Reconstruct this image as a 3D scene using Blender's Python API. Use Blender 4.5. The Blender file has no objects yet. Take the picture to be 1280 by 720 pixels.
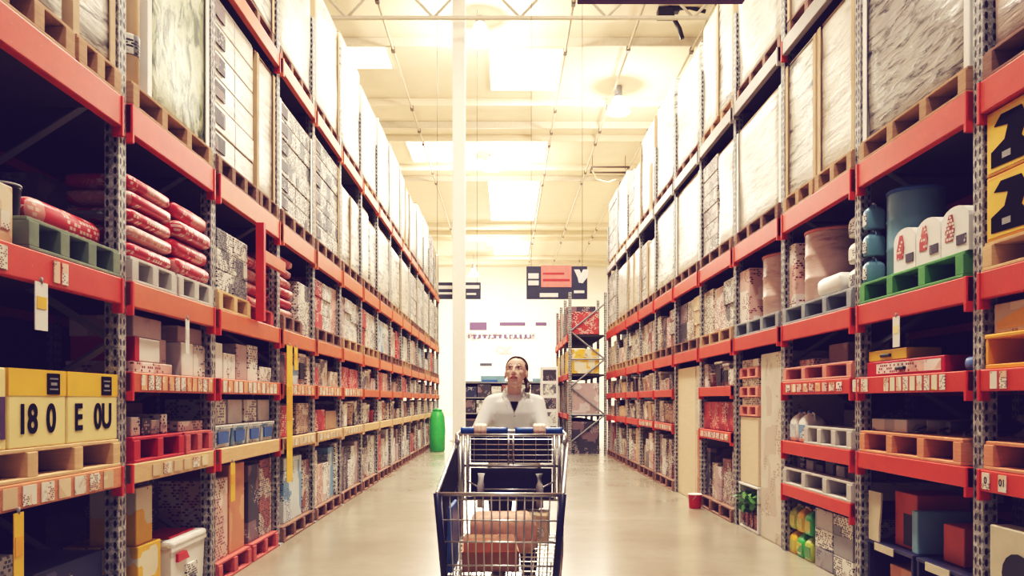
import bpy, bmesh, math, random
from mathutils import Vector, Matrix
R = random.Random(11)
C = bpy.context.scene.collection
PI = math.pi
rad = math.radians

# ------------------------------------------------------------------ camera
FPX = 981.0
cam = bpy.data.cameras.new('camera')
co = bpy.data.objects.new('camera', cam); C.objects.link(co)
co.location = (0, 0, 1.2); co.rotation_euler = (PI/2, 0, 0)
cam.sensor_width = 36; cam.lens = 36*FPX/1280
cam.shift_x = 8/1280; cam.shift_y = 140/1280
cam.clip_end = 200; cam.clip_start = 0.05
bpy.context.scene.camera = co

# ------------------------------------------------------------------ materials
class NT:
    def __init__(s, name):
        s.m = bpy.data.materials.new(name); s.m.use_nodes = True
        s.t = s.m.node_tree; s.b = s.t.nodes['Principled BSDF']
    def n(s, typ, **kw):
        x = s.t.nodes.new('ShaderNode'+typ)
        for k, v in kw.items():
            if k.startswith('i_'):
                x.inputs[k[2:].replace('_', ' ')].default_value = v
            else: setattr(x, k, v)
        return x
    def l(s, a, b): s.t.links.new(a, b)
    def math(s, op, a, b=None, clamp=False):
        x = s.t.nodes.new('ShaderNodeMath'); x.operation = op; x.use_clamp = clamp
        for i, v in enumerate((a, b)):
            if v is None: continue
            if isinstance(v, (int, float)): x.inputs[i].default_value = v
            else: s.l(v, x.inputs[i])
        return x.outputs[0]
    def mix(s, f, a, b):
        x = s.t.nodes.new('ShaderNodeMix'); x.data_type = 'RGBA'
        for sock, v in ((x.inputs[0], f), (x.inputs[6], a), (x.inputs[7], b)):
            if isinstance(v, (int, float)): sock.default_value = v
            elif isinstance(v, tuple): sock.default_value = (*v[:3], 1)
            else: s.l(v, sock)
        return x.outputs[2]
    def coord(s, rnd=True):
        tc = s.n('TexCoord').outputs['Object']
        if not rnd: return tc
        oi = s.n('ObjectInfo').outputs['Random']
        sc = s.math('MULTIPLY', oi, 37.0)
        a = s.n('VectorMath', operation='ADD'); s.l(tc, a.inputs[0]); s.l(sc, a.inputs[1])
        return a.outputs[0]
    def fin(s, col, rough=.6, metal=0, spec=.4):
        if isinstance(col, tuple): s.b.inputs['Base Color'].default_value = (*col, 1)
        else: s.l(col, s.b.inputs['Base Color'])
        if isinstance(rough, (int, float)): s.b.inputs['Roughness'].default_value = rough
        else: s.l(rough, s.b.inputs['Roughness'])
        s.b.inputs['Metallic'].default_value = metal
        s.b.inputs['Specular IOR Level'].default_value = spec
        return s.m

def plain(name, col, rough=.6, metal=0, var=.12, scale=9, spec=.4):
    t = NT(name); v = t.coord()
    nz = t.n('TexNoise', i_Scale=scale, i_Detail=4.0); t.l(v, nz.inputs['Vector'])
    dark = tuple(c*(1-var*2) for c in col); lite = tuple(min(1, c*(1+var)) for c in col)
    return t.fin(t.mix(nz.outputs['Fac'], dark, lite), rough, metal, spec)

def printed(name, base, ink, accent, cover=.3, text=.5, s=1.0, rough=.55, var=.1):
    """a printed carton: flat coloured panels and rows of text-like marks"""
    t = NT(name); v = t.coord()
    vo = t.n('TexVoronoi', distance='CHEBYCHEV', i_Scale=5.5*s, i_Randomness=.8); t.l(v, vo.inputs['Vector'])
    sep = t.n('SeparateColor'); t.l(vo.outputs['Color'], sep.inputs[0])
    panel = t.math('GREATER_THAN', sep.outputs[0], 1-cover)
    sx = t.n('SeparateXYZ'); t.l(v, sx.inputs[0])
    u = t.math('ADD', sx.outputs[0], t.math('MULTIPLY', sx.outputs[1], .77))
    cb = t.n('CombineXYZ'); t.l(u, cb.inputs[0]); t.l(sx.outputs[2], cb.inputs[1])
    br = t.n('TexBrick', i_Scale=1.0, offset=.37, i_Color1=(0,0,0,1), i_Color2=(1,1,1,1), i_Mortar=(0,0,0,1))
    br.inputs['Brick Width'].default_value = .023/s; br.inputs['Row Height'].default_value = .018/s
    br.inputs['Mortar Size'].default_value = .003/s; br.inputs['Bias'].default_value = 0
    t.l(cb.outputs[0], br.inputs['Vector'])
    tx = t.math('GREATER_THAN', br.outputs['Color'], .47)
    n2 = t.n('TexNoise', i_Scale=4.2*s, i_Detail=1.0); t.l(v, n2.inputs['Vector'])
    where = t.math('GREATER_THAN', n2.outputs['Fac'], 1-text)
    marks = t.math('MULTIPLY', tx, where)
    n3 = t.n('TexNoise', i_Scale=7.0, i_Detail=5.0); t.l(v, n3.inputs['Vector'])
    col = t.mix(n3.outputs['Fac'], tuple(c*(1-2*var) for c in base), tuple(min(1, c*(1+var)) for c in base))
    col = t.mix(panel, col, accent)
    n4 = t.n('TexNoise', i_Scale=9.5*s, i_Detail=4.0, i_Roughness=.7, i_Distortion=.8); t.l(v, n4.inputs['Vector'])
    n5 = t.n('TexNoise', i_Scale=3.1*s, i_Detail=1.0); t.l(v, n5.inputs['Vector'])
    blot = t.math('MULTIPLY', t.math('MULTIPLY', t.math('SUBTRACT', n4.outputs['Fac'], .53), 9.0, True), t.math('MULTIPLY', t.math('SUBTRACT', n5.outputs['Fac'], .98-text), 9.0, True))
    col = t.mix(t.math('MULTIPLY', blot, .85), col, tuple((a*2+b)/3 for a, b in zip(ink, accent)))
    col = t.mix(marks, col, ink)
    return t.fin(col, rough)

def film(name, base, dark, amount=.35, rough=.32, streak=(2, 2, 13), tilt=.5):
    """cartons seen through stretch film: streaky, glossy, with smudges of dark print below"""
    t = NT(name); v = t.coord()
    mp = t.n('Mapping'); mp.inputs['Scale'].default_value = streak; mp.inputs['Rotation'].default_value = (tilt, tilt*.6, 0)
    t.l(v, mp.inputs[0])
    nz = t.n('TexNoise', i_Scale=1.6, i_Detail=7.0, i_Roughness=.65, i_Distortion=.6); t.l(mp.outputs[0], nz.inputs['Vector'])
    n2 = t.n('TexNoise', i_Scale=2.6, i_Detail=2.0); t.l(v, n2.inputs['Vector'])
    m = t.math('MULTIPLY', t.math('SUBTRACT', nz.outputs['Fac'], .48), 7.0, True)
    w = t.math('MULTIPLY', t.math('SUBTRACT', n2.outputs['Fac'], .62-amount*.45), 5.0, True)
    f = t.math('MULTIPLY', m, w)
    n3 = t.n('TexNoise', i_Scale=5.0, i_Detail=5.0); t.l(v, n3.inputs['Vector'])
    b = t.mix(n3.outputs['Fac'], tuple(c*.8 for c in base), tuple(min(1, c*1.1) for c in base))
    col = t.mix(f, b, dark)
    bp = t.n('Bump', i_Strength=.35, i_Distance=.02); t.l(nz.outputs['Fac'], bp.inputs['Height']); t.l(bp.outputs[0], t.b.inputs['Normal'])
    return t.fin(col, rough, 0, .5)

def galvanised():
    t = NT('galvanised_steel'); v = t.coord(False)
    nz = t.n('TexNoise', i_Scale=42.0, i_Detail=5.0, i_Roughness=.7); t.l(v, nz.inputs['Vector'])
    sx = t.n('SeparateXYZ'); t.l(v, sx.inputs[0])
    fz = t.math('SUBTRACT', t.math('FRACT', t.math('MULTIPLY', sx.outputs[2], 1/.052)), .5)
    ez = t.math('POWER', t.math('MULTIPLY', t.math('ABSOLUTE', fz), 1/.33), 2)
    ax = t.math('ABSOLUTE', t.math('SUBTRACT', t.math('ABSOLUTE', sx.outputs[0]), .019))
    ay = t.math('ABSOLUTE', t.math('SUBTRACT', t.math('ABSOLUTE', sx.outputs[1]), .017))
    ex = t.math('POWER', t.math('MULTIPLY', t.math('MINIMUM', ax, ay), 1/.0075), 2)
    hole = t.math('LESS_THAN', t.math('ADD', ez, ex), 1.0)
    r = t.n('ValToRGB'); r.color_ramp.elements[0].position = .36; r.color_ramp.elements[1].position = .66
    r.color_ramp.elements[0].color = (.11, .11, .12, 1); r.color_ramp.elements[1].color = (.62, .61, .57, 1)
    t.l(nz.outputs['Fac'], r.inputs[0])
    return t.fin(t.mix(hole, r.outputs[0], (.015, .015, .02)), .5, .25)

def beam_paint(name, col):
    t = NT(name); v = t.coord()
    nz = t.n('TexNoise', i_Scale=6.0, i_Detail=8.0, i_Roughness=.7); t.l(v, nz.inputs['Vector'])
    mp = t.n('Mapping'); mp.inputs['Scale'].default_value = (3, 30, 30); t.l(v, mp.inputs[0])
    n2 = t.n('TexNoise', i_Scale=2.0, i_Detail=6.0, i_Roughness=.75); t.l(mp.outputs[0], n2.inputs['Vector'])
    sc = t.math('MULTIPLY', t.math('SUBTRACT', n2.outputs['Fac'], .62), 9.0, True)
    c = t.mix(nz.outputs['Fac'], tuple(x*.72 for x in col), tuple(min(1, x*1.15) for x in col))
    return t.fin(t.mix(t.math('MULTIPLY', sc, .5), c, (.55, .40, .33)), .42)

def wood(name, a, b):
    t = NT(name); v = t.coord()
    mp = t.n('Mapping'); mp.inputs['Scale'].default_value = (3, 3, 26); t.l(v, mp.inputs[0])
    nz = t.n('TexNoise', i_Scale=2.2, i_Detail=6.0, i_Roughness=.6, i_Distortion=.8); t.l(mp.outputs[0], nz.inputs['Vector'])
    return t.fin(t.mix(nz.outputs['Fac'], a, b), .75)

def emit(name, col, st):
    t = NT(name); t.b.inputs['Emission Color'].default_value = (*col, 1); t.b.inputs['Emission Strength'].default_value = st
    return t.fin(col, .5)

M = {}
M['steel'] = galvanised()
M['brace'] = plain('brace_steel', (.30, .30, .31), .5, .2)
M['beam'] = beam_paint('orange_red_beam_paint', (.66, .078, .03))
M['beam_o'] = beam_paint('orange_beam_paint', (.66, .17, .06))
M['beam_g'] = beam_paint('grey_beam_paint', (.42, .38, .34))
M['red_bracket'] = plain('red_bracket_paint', (.64, .055, .03), .45)
M['deck'] = plain('shelf_board', (.06, .048, .045), .8)
M['dark'] = plain('dark_backing', (.02, .02, .026), .9)
M['pal'] = wood('pallet_wood', (.30, .17, .09), (.62, .42, .26))
M['pal_o'] = wood('orange_stained_pallet', (.50, .18, .08), (.78, .40, .22))
M['pal_y'] = wood('pale_new_pallet', (.52, .33, .16), (.80, .58, .34))
M['pal_r'] = wood('red_painted_pallet', (.42, .07, .06), (.62, .20, .16))
M['pal_g'] = plain('sage_green_pallet', (.22, .28, .20), .7, var=.25)
M['pal_green'] = plain('green_pallet', (.10, .33, .09), .6, var=.2)
M['pal_grey'] = plain('grey_blue_pallet', (.33, .36, .37), .6, var=.2)
M['pal_pale'] = plain('pale_grey_pallet', (.60, .57, .52), .6, var=.15)
M['pal_d'] = wood('weathered_pallet_wood', (.10, .05, .035), (.42, .25, .17))
M['redpl'] = plain('red_plastic', (.52, .03, .03), .4)
M['pinkpl'] = plain('salmon_plastic', (.72, .30, .22), .5)
cream = (.74, .68, .58)
M['c_cream'] = printed('cream_carton', cream, (.10, .06, .06), (.52, .40, .32), .3, .56)
M['c_white'] = printed('white_carton', (.80, .78, .73), (.10, .09, .11), (.56, .50, .47), .26, .54)
M['c_panel'] = printed('pale_panel_print', (.72, .66, .56), (.42, .33, .28), (.60, .52, .44), .22, .42, .8)
M['c_dots'] = printed('white_speckled_carton', (.80, .77, .70), (.03, .03, .04), (.24, .25, .26), .24, .62, 1.2)
M['c_pink'] = printed('pinkish_carton', (.72, .50, .44), (.22, .06, .07), (.82, .74, .68), .34, .54)
M['c_mauve'] = printed('mauve_carton', (.50, .38, .37), (.22, .14, .16), (.62, .54, .52), .25, .4)
M['c_red'] = printed('red_carton', (.50, .07, .06), (.74, .62, .54), (.30, .03, .03), .3, .5)
M['c_brown'] = printed('brown_carton', (.42, .28, .17), (.20, .12, .07), (.50, .36, .22), .2, .3)
M['c_tan'] = printed('tan_carton', (.66, .50, .33), (.34, .22, .14), (.74, .60, .42), .2, .3)
M['c_orange'] = printed('orange_brown_carton', (.60, .28, .15), (.42, .14, .08), (.66, .36, .20), .2, .2)
M['c_dark'] = printed('dark_carton', (.06, .055, .07), (.45, .42, .40), (.20, .14, .15), .25, .42)
M['c_navy'] = printed('navy_carton', (.035, .045, .10), (.62, .60, .58), (.10, .11, .20), .2, .45, .7)
M['c_grey'] = printed('grey_carton', (.36, .36, .37), (.12, .12, .14), (.50, .49, .47), .3, .4)
M['c_blue'] = printed('pale_blue_carton', (.62, .68, .70), (.10, .16, .26), (.20, .36, .52), .25, .4)
M['c_green'] = printed('green_carton', (.16, .36, .12), (.70, .68, .45), (.55, .52, .12), .35, .4)
M['c_yellow'] = printed('yellow_carton', (.80, .48, .04), (.15, .09, .03), (.74, .66, .50), .3, .35)
M['c_mix'] = printed('many_coloured_carton', (.58, .52, .46), (.04, .035, .06), (.36, .14, .11), .3, .64, 1.1)
M['bag_r'] = printed('red_bag_print', (.56, .04, .05), (.74, .52, .46), (.66, .28, .24), .30, .52, .8, .35)
M['film'] = film('clear_film_over_white', (.74, .71, .62), (.14, .13, .12), .8)
M['film_b'] = film('film_over_pale_cartons', (.78, .73, .63), (.38, .32, .26), .5)
M['film_green'] = film('film_over_pale_green', (.62, .66, .46), (.05, .09, .04), 1.25, .35, (7, 7, 4), .9)
M['film_dark'] = film('glossy_creased_film', (.46, .44, .40), (.04, .04, .045), 1.15, .22, (3, 3, 16), .9)
M['film_brown'] = film('film_over_brown_cartons', (.40, .31, .25), (.14, .10, .09), .6)
M['film_pink'] = film('film_over_pink', (.70, .52, .46), (.40, .22, .20), .45)
M['tan'] = plain('tan_board', (.62, .46, .29), .75)
M['white'] = plain('white_plastic', (.82, .80, .76), .4, var=.06)
M['blue'] = plain('blue_plastic', (.06, .16, .42), .35)
M['ltblue'] = plain('pale_blue_plastic', (.22, .40, .50), .3)
M['navy'] = plain('navy_plastic', (.025, .03, .075), .4)
M['black'] = plain('black_plastic', (.02, .02, .022), .45)
M['grey'] = plain('grey_plastic', (.33, .33, .34), .45)
M['green'] = plain('bright_green_plastic', (.08, .50, .12), .35)
M['lime'] = plain('yellow_green_plastic', (.45, .52, .08), .35)
M['yellow'] = plain('bright_yellow', (.83, .52, .03), .45, var=.06)
M['paleyellow'] = plain('pale_yellow_card', (.84, .70, .34), .5, var=.05)
M['orangecard'] = plain('orange_yellow_card', (.82, .40, .02), .45, var=.08)
M['redorange'] = plain('orange_red_card', (.58, .12, .05), .5)
M['beige'] = plain('beige_plastic', (.62, .56, .42), .45)
M['leaf'] = plain('leaf_green', (.10, .26, .05), .5, var=.3, scale=30)
M['ply'] = wood('pale_plywood', (.68, .54, .37), (.80, .68, .50))
M['tag'] = printed('price_tag_print', (.78, .72, .62), (.20, .12, .10), (.72, .50, .36), .3, .5, 2.2)
M['tag_o'] = printed('orange_price_tag_print', (.76, .42, .24), (.30, .10, .06), (.80, .70, .58), .3, .45, 2.2)
M['tape'] = plain('carton_tape', (.70, .60, .44), .3)
M['ink'] = plain('black_ink', (.012, .01, .012), .9, spec=.08)
M['clear'] = plain('milky_plastic', (.62, .60, .58), .3, var=.2)

# ------------------------------------------------------------------ mesh helpers
def bx(bm, lo, hi, mi=0, bev=0.0):
    c = [(a+b)/2 for a, b in zip(lo, hi)]; s = [max(abs(b-a), 1e-4) for a, b in zip(lo, hi)]
    r = bmesh.ops.create_cube(bm, size=1.0, matrix=Matrix.Translation(c) @ Matrix.Diagonal((*s, 1)))
    vs = r['verts']; fs = {f for v in vs for f in v.link_faces}
    for f in fs: f.material_index = mi
    if bev:
        es = list({e for v in vs for e in v.link_edges})
        rr = bmesh.ops.bevel(bm, geom=es, offset=min(bev, min(s)*.4), segments=2, profile=.5, affect='EDGES', clamp_overlap=True)
        for f in rr['faces']: f.material_index = mi
    return bm

def rod(bm, a, b, r, n=6, r2=None, mi=0, caps=True):
    a = Vector(a); b = Vector(b); d = b-a
    if d.length < 1e-6: return bm
    q = d.to_track_quat('Z', 'Y').to_matrix().to_4x4()
    res = bmesh.ops.create_cone(bm, cap_ends=caps, segments=n, radius1=r, radius2=r if r2 is None else r2, depth=d.length,
                                matrix=Matrix.Translation((a+b)/2) @ q)
    for f in {f for v in res['verts'] for f in v.link_faces}: f.material_index = mi; f.smooth = n > 5
    return bm

def tube(bm, pts, r, n=6, mi=0):
    pts = [Vector(p) for p in pts]; rings = []
    for i, p in enumerate(pts):
        d = (pts[min(i+1, len(pts)-1)]-pts[max(i-1, 0)]).normalized()
        q = d.to_track_quat('Z', 'Y')
        rings.append([bm.verts.new(p + q @ Vector((r*math.cos(2*PI*k/n), r*math.sin(2*PI*k/n), 0))) for k in range(n)])
    for a, b in zip(rings, rings[1:]):
        for k in range(n):
            f = bm.faces.new((a[k], a[(k+1) % n], b[(k+1) % n], b[k])); f.smooth = True; f.material_index = mi
    for ring in (rings[0][::-1], rings[-1]):
        f = bm.faces.new(ring); f.material_index = mi
    return bm

def lathe(bm, prof, n=20, cx=0, cy=0, mi=0, sx=1, sy=1):
    rings = [[bm.verts.new((cx+r*sx*math.cos(2*PI*k/n), cy+r*sy*math.sin(2*PI*k/n), z)) for k in range(n)] for r, z in prof]
    for a, b in zip(rings, rings[1:]):
        for k in range(n):
            f = bm.faces.new((a[k], a[(k+1) % n], b[(k+1) % n], b[k])); f.smooth = True; f.material_index = mi
    f = bm.faces.new(rings[0][::-1]); f.material_index = mi
    f = bm.faces.new(rings[-1]); f.material_index = mi
    return bm

def poly(bm, pts, axis_y, th, mi=0):
    """flat outline in local x,z extruded along y from axis_y towards -y"""
    a = [bm.verts.new((x, axis_y, z)) for x, z in pts]; b = [bm.verts.new((x, axis_y-th, z)) for x, z in pts]
    n = len(pts)
    fs = [bm.faces.new(b), bm.faces.new(a[::-1])] + [bm.faces.new((a[i], a[(i+1) % n], b[(i+1) % n], b[i])) for i in range(n)]
    for f in fs: f.material_index = mi
    return bm

def mesh(name, bm, mats):
    bmesh.ops.recalc_face_normals(bm, faces=bm.faces)
    me = bpy.data.meshes.new(name); bm.to_mesh(me); bm.free()
    for m in (mats if isinstance(mats, (list, tuple)) else [mats]): me.materials.append(m)
    return me

def link(name, data, parent=None, loc=(0, 0, 0)):
    o = bpy.data.objects.new(name, data); C.objects.link(o)
    o.location = loc
    if parent is not None: o.parent = parent
    return o

def obj(name, bm, mats, parent=None, loc=(0, 0, 0)): return link(name, mesh(name, bm, mats), parent, loc)
def B(): return bmesh.new()
def tag(o, label, cat, group=None):
    o['label'] = label; o['category'] = cat
    if group: o['group'] = group
    return o
def struct(name, bm, mats, parent=None):
    o = obj(name, bm, mats, parent)
    if parent is None: o['kind'] = 'structure'
    return o
KIDS = {}
def kids(o): return [c for c in C.objects if c.parent is o]
def copy_tree(o, parent=None, table=None):
    c = o.copy(); C.objects.link(c)
    if parent is not None: c.parent = parent
    for ch in KIDS.get(o.name, ()):
        copy_tree(ch, c)
    return c
PROTO = {}
def proto(key, maker):
    """first call builds the thing; later calls copy the thing and every part of it"""
    if key not in PROTO:
        o = maker()
        def walk(x):
            KIDS[x.name] = list(x.children)
            for ch in x.children: walk(ch)
        bpy.context.view_layer.update()
        walk(o); PROTO[key] = o
        return o
    return copy_tree(PROTO[key])
def empty(name):
    o = bpy.data.objects.new(name, None); C.objects.link(o); o.empty_display_size = .1
    return o
BOXM = {}
def boxmesh(name, w, d, h, mat, bev=.006):
    k = (name, round(w, 2), round(d, 2), round(h, 2), mat.name)
    if k not in BOXM:
        b = B(); bx(b, (-w/2, -d/2, 0), (w/2, d/2, h), 0, bev)
        BOXM[k] = mesh(name, b, mat)
    return BOXM[k]

# ------------------------------------------------------------------ goods: local x along the shelf, front at -y, base z=0
def carton(w, d, h, mat, name='carton', detail=False):
    o = link(name, boxmesh(name, w, d, h, mat))
    if detail:
        b = B(); bx(b, (-.025, -d/2-.0015, -.0), (.025, d/2+.0015, h+.0015)); obj('tape', b, M['tape'], o)
        b = B(); bx(b, (w*.16, -d/2-.003, h*.25), (w*.40, -d/2, h*.55)); obj('shipping_label', b, M['tag'], o)
    return o

def pallet(w, d, mat, h=.13, fine=True, name='pallet'):
    def mk():
        n = 4 if w > .7 else 3
        t = .016
        b = B(); k = max(4, int(d/.13))
        for i in range(k):
            y = -d/2 + (i+.5)*d/k
            bx(b, (-w/2, y-d/k*.42, h-t), (w/2, y+d/k*.42, h), 0, .003)
        if not fine:
            for i in range(n):
                x = -w/2+.03+(w-.06)*i/(n-1); bx(b, (x-.03, -d/2, t), (x+.03, d/2, h-t))
            for y in (-d/2+.05, 0, d/2-.05): bx(b, (-w/2, y-.05, 0), (w/2, y+.05, t))
            return obj(name, b, mat)
        o = empty(name); obj('deck', b, mat, o)
        for i in range(n):
            x = -w/2+.035+(w-.07)*i/(n-1)
            b = B(); bx(b, (-.035, -d/2+.002, t), (.035, d/2-.002, h-t), 0, .003); obj('stringer', b, mat, o, (x, 0, 0))
        for y in (-d/2+.05, 0, d/2-.05):
            b = B(); bx(b, (-w/2, -.05, 0), (w/2, .05, t), 0, .003); obj('bottom_board', b, mat, o, (0, y, 0))
        return o
    return proto(('pal', round(w, 2), round(d, 2), mat.name, h, fine, name), mk)

def sack(w, d, h, mat, name='bag'):
    def mk():
        b = B()
        bmesh.ops.create_uvsphere(b, u_segments=20, v_segments=10, radius=1)
        rr = random.Random(int(w*1000)+int(h*997))
        for v in b.verts:
            x, y, z = v.co
            e = .2
            f = lambda t, p: math.copysign(abs(t)**p, t)
            x, y = f(x, e), f(y, e)
            pinch = 1-.42*max(abs(x), abs(y))**8
            v.co = (x*w/2*(1+rr.uniform(-.015, .015)), y*d/2*(1+rr.uniform(-.015, .015)), (f(z, .45)*pinch*.5+.5)*h)
        for fc in b.faces: fc.smooth = True
        return obj(name, b, mat)
    return proto(('sack', round(w, 2), round(d, 2), round(h, 2), mat.name, name), mk)

def bucket(r, h, mat, lid, name='bucket', handle=True, fine=True):
    def mk():
        b = B(); lathe(b, [(r*.86, 0), (r*.88, .004), (r*.97, h*.82), (r, h*.84), (r, h*.90), (r*.98, h*.93)])
        o = obj(name, b, mat)
        if fine:
            b = B(); lathe(b, [(r*1.03, h*.925), (r*1.04, h*.94), (r*1.04, h*.985), (r*.96, h), (r*.9, h*.985), (.001, h*.985)]); obj('lid', b, lid, o)
            if handle:
                b = B(); tube(b, [(r*1.04*math.cos(a), -r*.15-.55*r*math.sin(a), h*.86-r*.75*math.sin(a)) for a in [PI*i/8 for i in range(9)]], .004); obj('handle', b, M['grey'], o)
        return o
    return proto(('bucket', round(r, 2), round(h, 2), mat.name, lid.name, name, handle, fine), mk)

def drum(r, h, mat, band, name='drum'):
    def mk():
        b = B(); lathe(b, [(r*.93, 0), (r*.98, .015), (r, h*.05), (r, h*.31), (r*1.025, h*.33), (r, h*.35), (r, h*.63), (r*1.025, h*.65), (r, h*.67), (r, h*.94), (r*.98, h*.97)], 28)
        o = obj(name, b, mat)
        b = B(); lathe(b, [(r*1.03, h*.955), (r*1.03, h*.99), (r*.97, h), (r*.93, h*.98), (.001, h*.98)], 28); obj('lid', b, band, o)
        b = B(); lathe(b, [(.03, h*.975), (.03, h*1.01), (.001, h*1.01)], 12, r*.55, 0); obj('bung', b, M['white'], o)
        return o
    return proto(('drum', r, h, mat.name, band.name, name), mk)

def jug(w, d, h, mat, cap, name='jug', lab=None):
    def mk():
        b = B()
        e = .35
        def ring(sx, sy, z, cx=0):
            out = []
            for k in range(20):
                a = 2*PI*k/20; c, s = math.cos(a), math.sin(a)
                out.append(b.verts.new((cx+math.copysign(abs(c)**e, c)*sx, math.copysign(abs(s)**e, s)*sy, z)))
            return out
        P = [(.46, .46, 0, 0), (.5, .5, .03, 0), (.5, .5, .62, 0), (.44, .44, .72, .0), (.25, .3, .82, -.12), (.13, .15, .88, -.16), (.12, .13, .93, -.16)]
        rs = [ring(sx*w, sy*d, z*h, c*w) for sx, sy, z, c in P]
        for a, c in zip(rs, rs[1:]):
            for k in range(20):
                f = b.faces.new((a[k], a[(k+1) % 20], c[(k+1) % 20], c[k])); f.smooth = True
        b.faces.new(rs[0][::-1]); b.faces.new(rs[-1])
        o = obj(name, b, mat)
        b = B(); lathe(b, [(.14*w, .915*h), (.14*w, .99*h), (.12*w, h)], 12, -.16*w, 0); obj('cap', b, cap, o)
        b = B(); tube(b, [(-.04*w, 0, .84*h), (.12*w, 0, .92*h), (.32*w, 0, .90*h), (.42*w, 0, .78*h), (.42*w, 0, .66*h)], .06*w, 8); obj('handle', b, mat, o)
        if lab is not None:
            b = B(); bx(b, (-.36*w, -.5*d-.002, .12*h), (.36*w, -.5*d+.004, .55*h)); obj('printed_label', b, lab, o)
        return o
    return proto(('jug', round(w, 2), round(d, 2), round(h, 2), mat.name, cap.name, name, lab.name if lab else ''), mk)

def tote(w, d, h, mat, win, lid=None, name='tote', fine=True):
    def mk():
        b = B(); t = .008; k = .93
        # tapered tub
        lo = [b.verts.new((sx*w/2*k, sy*d/2*k, 0)) for sx, sy in ((-1, -1), (1, -1), (1, 1), (-1, 1))]
        hi = [b.verts.new((sx*w/2, sy*d/2, h*.9)) for sx, sy in ((-1, -1), (1, -1), (1, 1), (-1, 1))]
        ii = [b.verts.new((sx*(w/2-t), sy*(d/2-t), h*.9)) for sx, sy in ((-1, -1), (1, -1), (1, 1), (-1, 1))]
        il = [b.verts.new((sx*(w/2*k-t), sy*(d/2*k-t), t)) for sx, sy in ((-1, -1), (1, -1), (1, 1), (-1, 1))]
        b.faces.new(lo[::-1]); b.faces.new(il)
        for A, Z in ((lo, hi), (hi, ii), (ii, il)):
            for q in range(4): b.faces.new((A[q], A[(q+1) % 4], Z[(q+1) % 4], Z[q]))
        bx(b, (-w/2-.008, -d/2-.008, h*.84), (w/2+.008, -d/2+.002, h*.9))
        o = obj(name, b, mat)
        if fine and win is not None:
            b = B(); y0 = -d/2*k-.012
            poly(b, [(-w*.3, h*.18), (w*.3, h*.18), (w*.34, h*.70), (-w*.34, h*.70)], -d/2*.965, .012); obj('front_window', b, win, o)
        if lid is not None:
            b = B(); bx(b, (-w/2-.01, -d/2-.01, h*.9), (w/2+.01, d/2+.01, h), 0, .008); obj('lid', b, lid, o)
        return o
    return proto(('tote', round(w, 2), round(d, 2), round(h, 2), mat.name, win.name if win else '', lid.name if lid else '', name, fine), mk)

def crate(w, d, h, mat, name='crate'):
    """open-fronted tray with a floor, back, two sides and a top rail"""
    def mk():
        t = .022; o = empty(name)
        b = B(); bx(b, (-w/2, -d/2, 0), (w/2, d/2, t), 0, .004); obj('floor_panel', b, mat, o)
        b = B(); bx(b, (-w/2, d/2-t, t), (w/2, d/2, h-t), 0, .004); obj('back_panel', b, mat, o)
        for s in (-1, 1):
            b = B(); bx(b, (s*(w/2)-(t if s > 0 else 0), -d/2, t), (s*(w/2)+(0 if s > 0 else t), d/2-t, h-t), 0, .004); obj('side_panel', b, mat, o)
        b = B(); bx(b, (-w/2-.004, -d/2-.004, h-t), (w/2+.004, d/2, h), 0, .006); obj('top_panel', b, mat, o)
        return o
    return proto(('crate', round(w, 2), round(d, 2), round(h, 2), mat.name, name), mk)

def lumpy(b, amt, seed, keep_base=True):
    rr = random.Random(seed)
    ph = [rr.uniform(0, 6) for _ in range(6)]
    for v in b.verts:
        x, y, z = v.co
        k = math.sin(x*7+z*5+ph[0])+math.sin(y*8-z*6+ph[1])+.6*math.sin(z*13+ph[2])
        v.co.x += amt*k*(1 if x > 0 else -1)*.5; v.co.y += amt*k*(1 if y > 0 else -1)*.5

def load(w, d, h, mat, corner=None, style='plain', strip=None, name='wrapped_load', seed=0):
    """a pallet load in stretch film; parts: carton layers or one wrapped body, corner boards, a top sheet"""
    def mk():
        rr = random.Random(seed)
        if style == 'layers':
            o = empty(name); n = max(3, round(h/.17)); z = 0
            for i in range(n):
                hh = h/n
                b = B(); jx, jy = rr.uniform(-.006, .006), rr.uniform(-.006, .004)
                nx = 2 if w > .6 else 1
                for q in range(nx):
                    bx(b, (-w/2+q*w/nx+.002+jx, -d/2+jy, z+.002), (-w/2+(q+1)*w/nx-.002+jx, d/2+jy, z+hh-.002), 0, .008)
                obj('carton_layer', b, mat, o)
                if strip is not None:
                    b = B(); bx(b, (-w/2+.02, -d/2-.008, z+hh*.25), (-w/2+w*.24, -d/2, z+hh*.82)); obj('printed_panel', b, strip, o)
                z += hh
        else:
            b = B(); bx(b, (-w/2, -d/2, 0), (w/2, d/2, h), 0, .03)
            bmesh.ops.subdivide_edges(b, edges=[e for e in b.edges if e.calc_length() > .2], cuts=7, use_grid_fill=True)
            lumpy(b, .006, seed)
            for f in b.faces: f.smooth = True
            o = obj(name, b, mat)
        if corner is not None:
            for s in (-1, 1):
                b = B(); x = s*w/2
                bx(b, (x-.035 if s > 0 else x-.012, -d/2-.016, .0), (x+.012 if s > 0 else x+.035, -d/2-.010, h*.985))
                bx(b, (x+.010 if s > 0 else x-.016, -d/2-.016, .0), (x+.016 if s > 0 else x-.010, -d/2+.07, h*.985)); obj('corner_board', b, corner, o)
        b = B(); bx(b, (-w/2+.01, -d/2+.01, h), (w/2-.01, d/2-.01, h+.012)); obj('top_sheet', b, M['tan'] if seed % 2 else M['white'], o)
        return o
    return proto(('load', round(w, 2), round(d, 2), round(h, 2), mat.name, corner.name if corner else '', style, strip.name if strip else '', name, seed % 3), mk)

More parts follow.
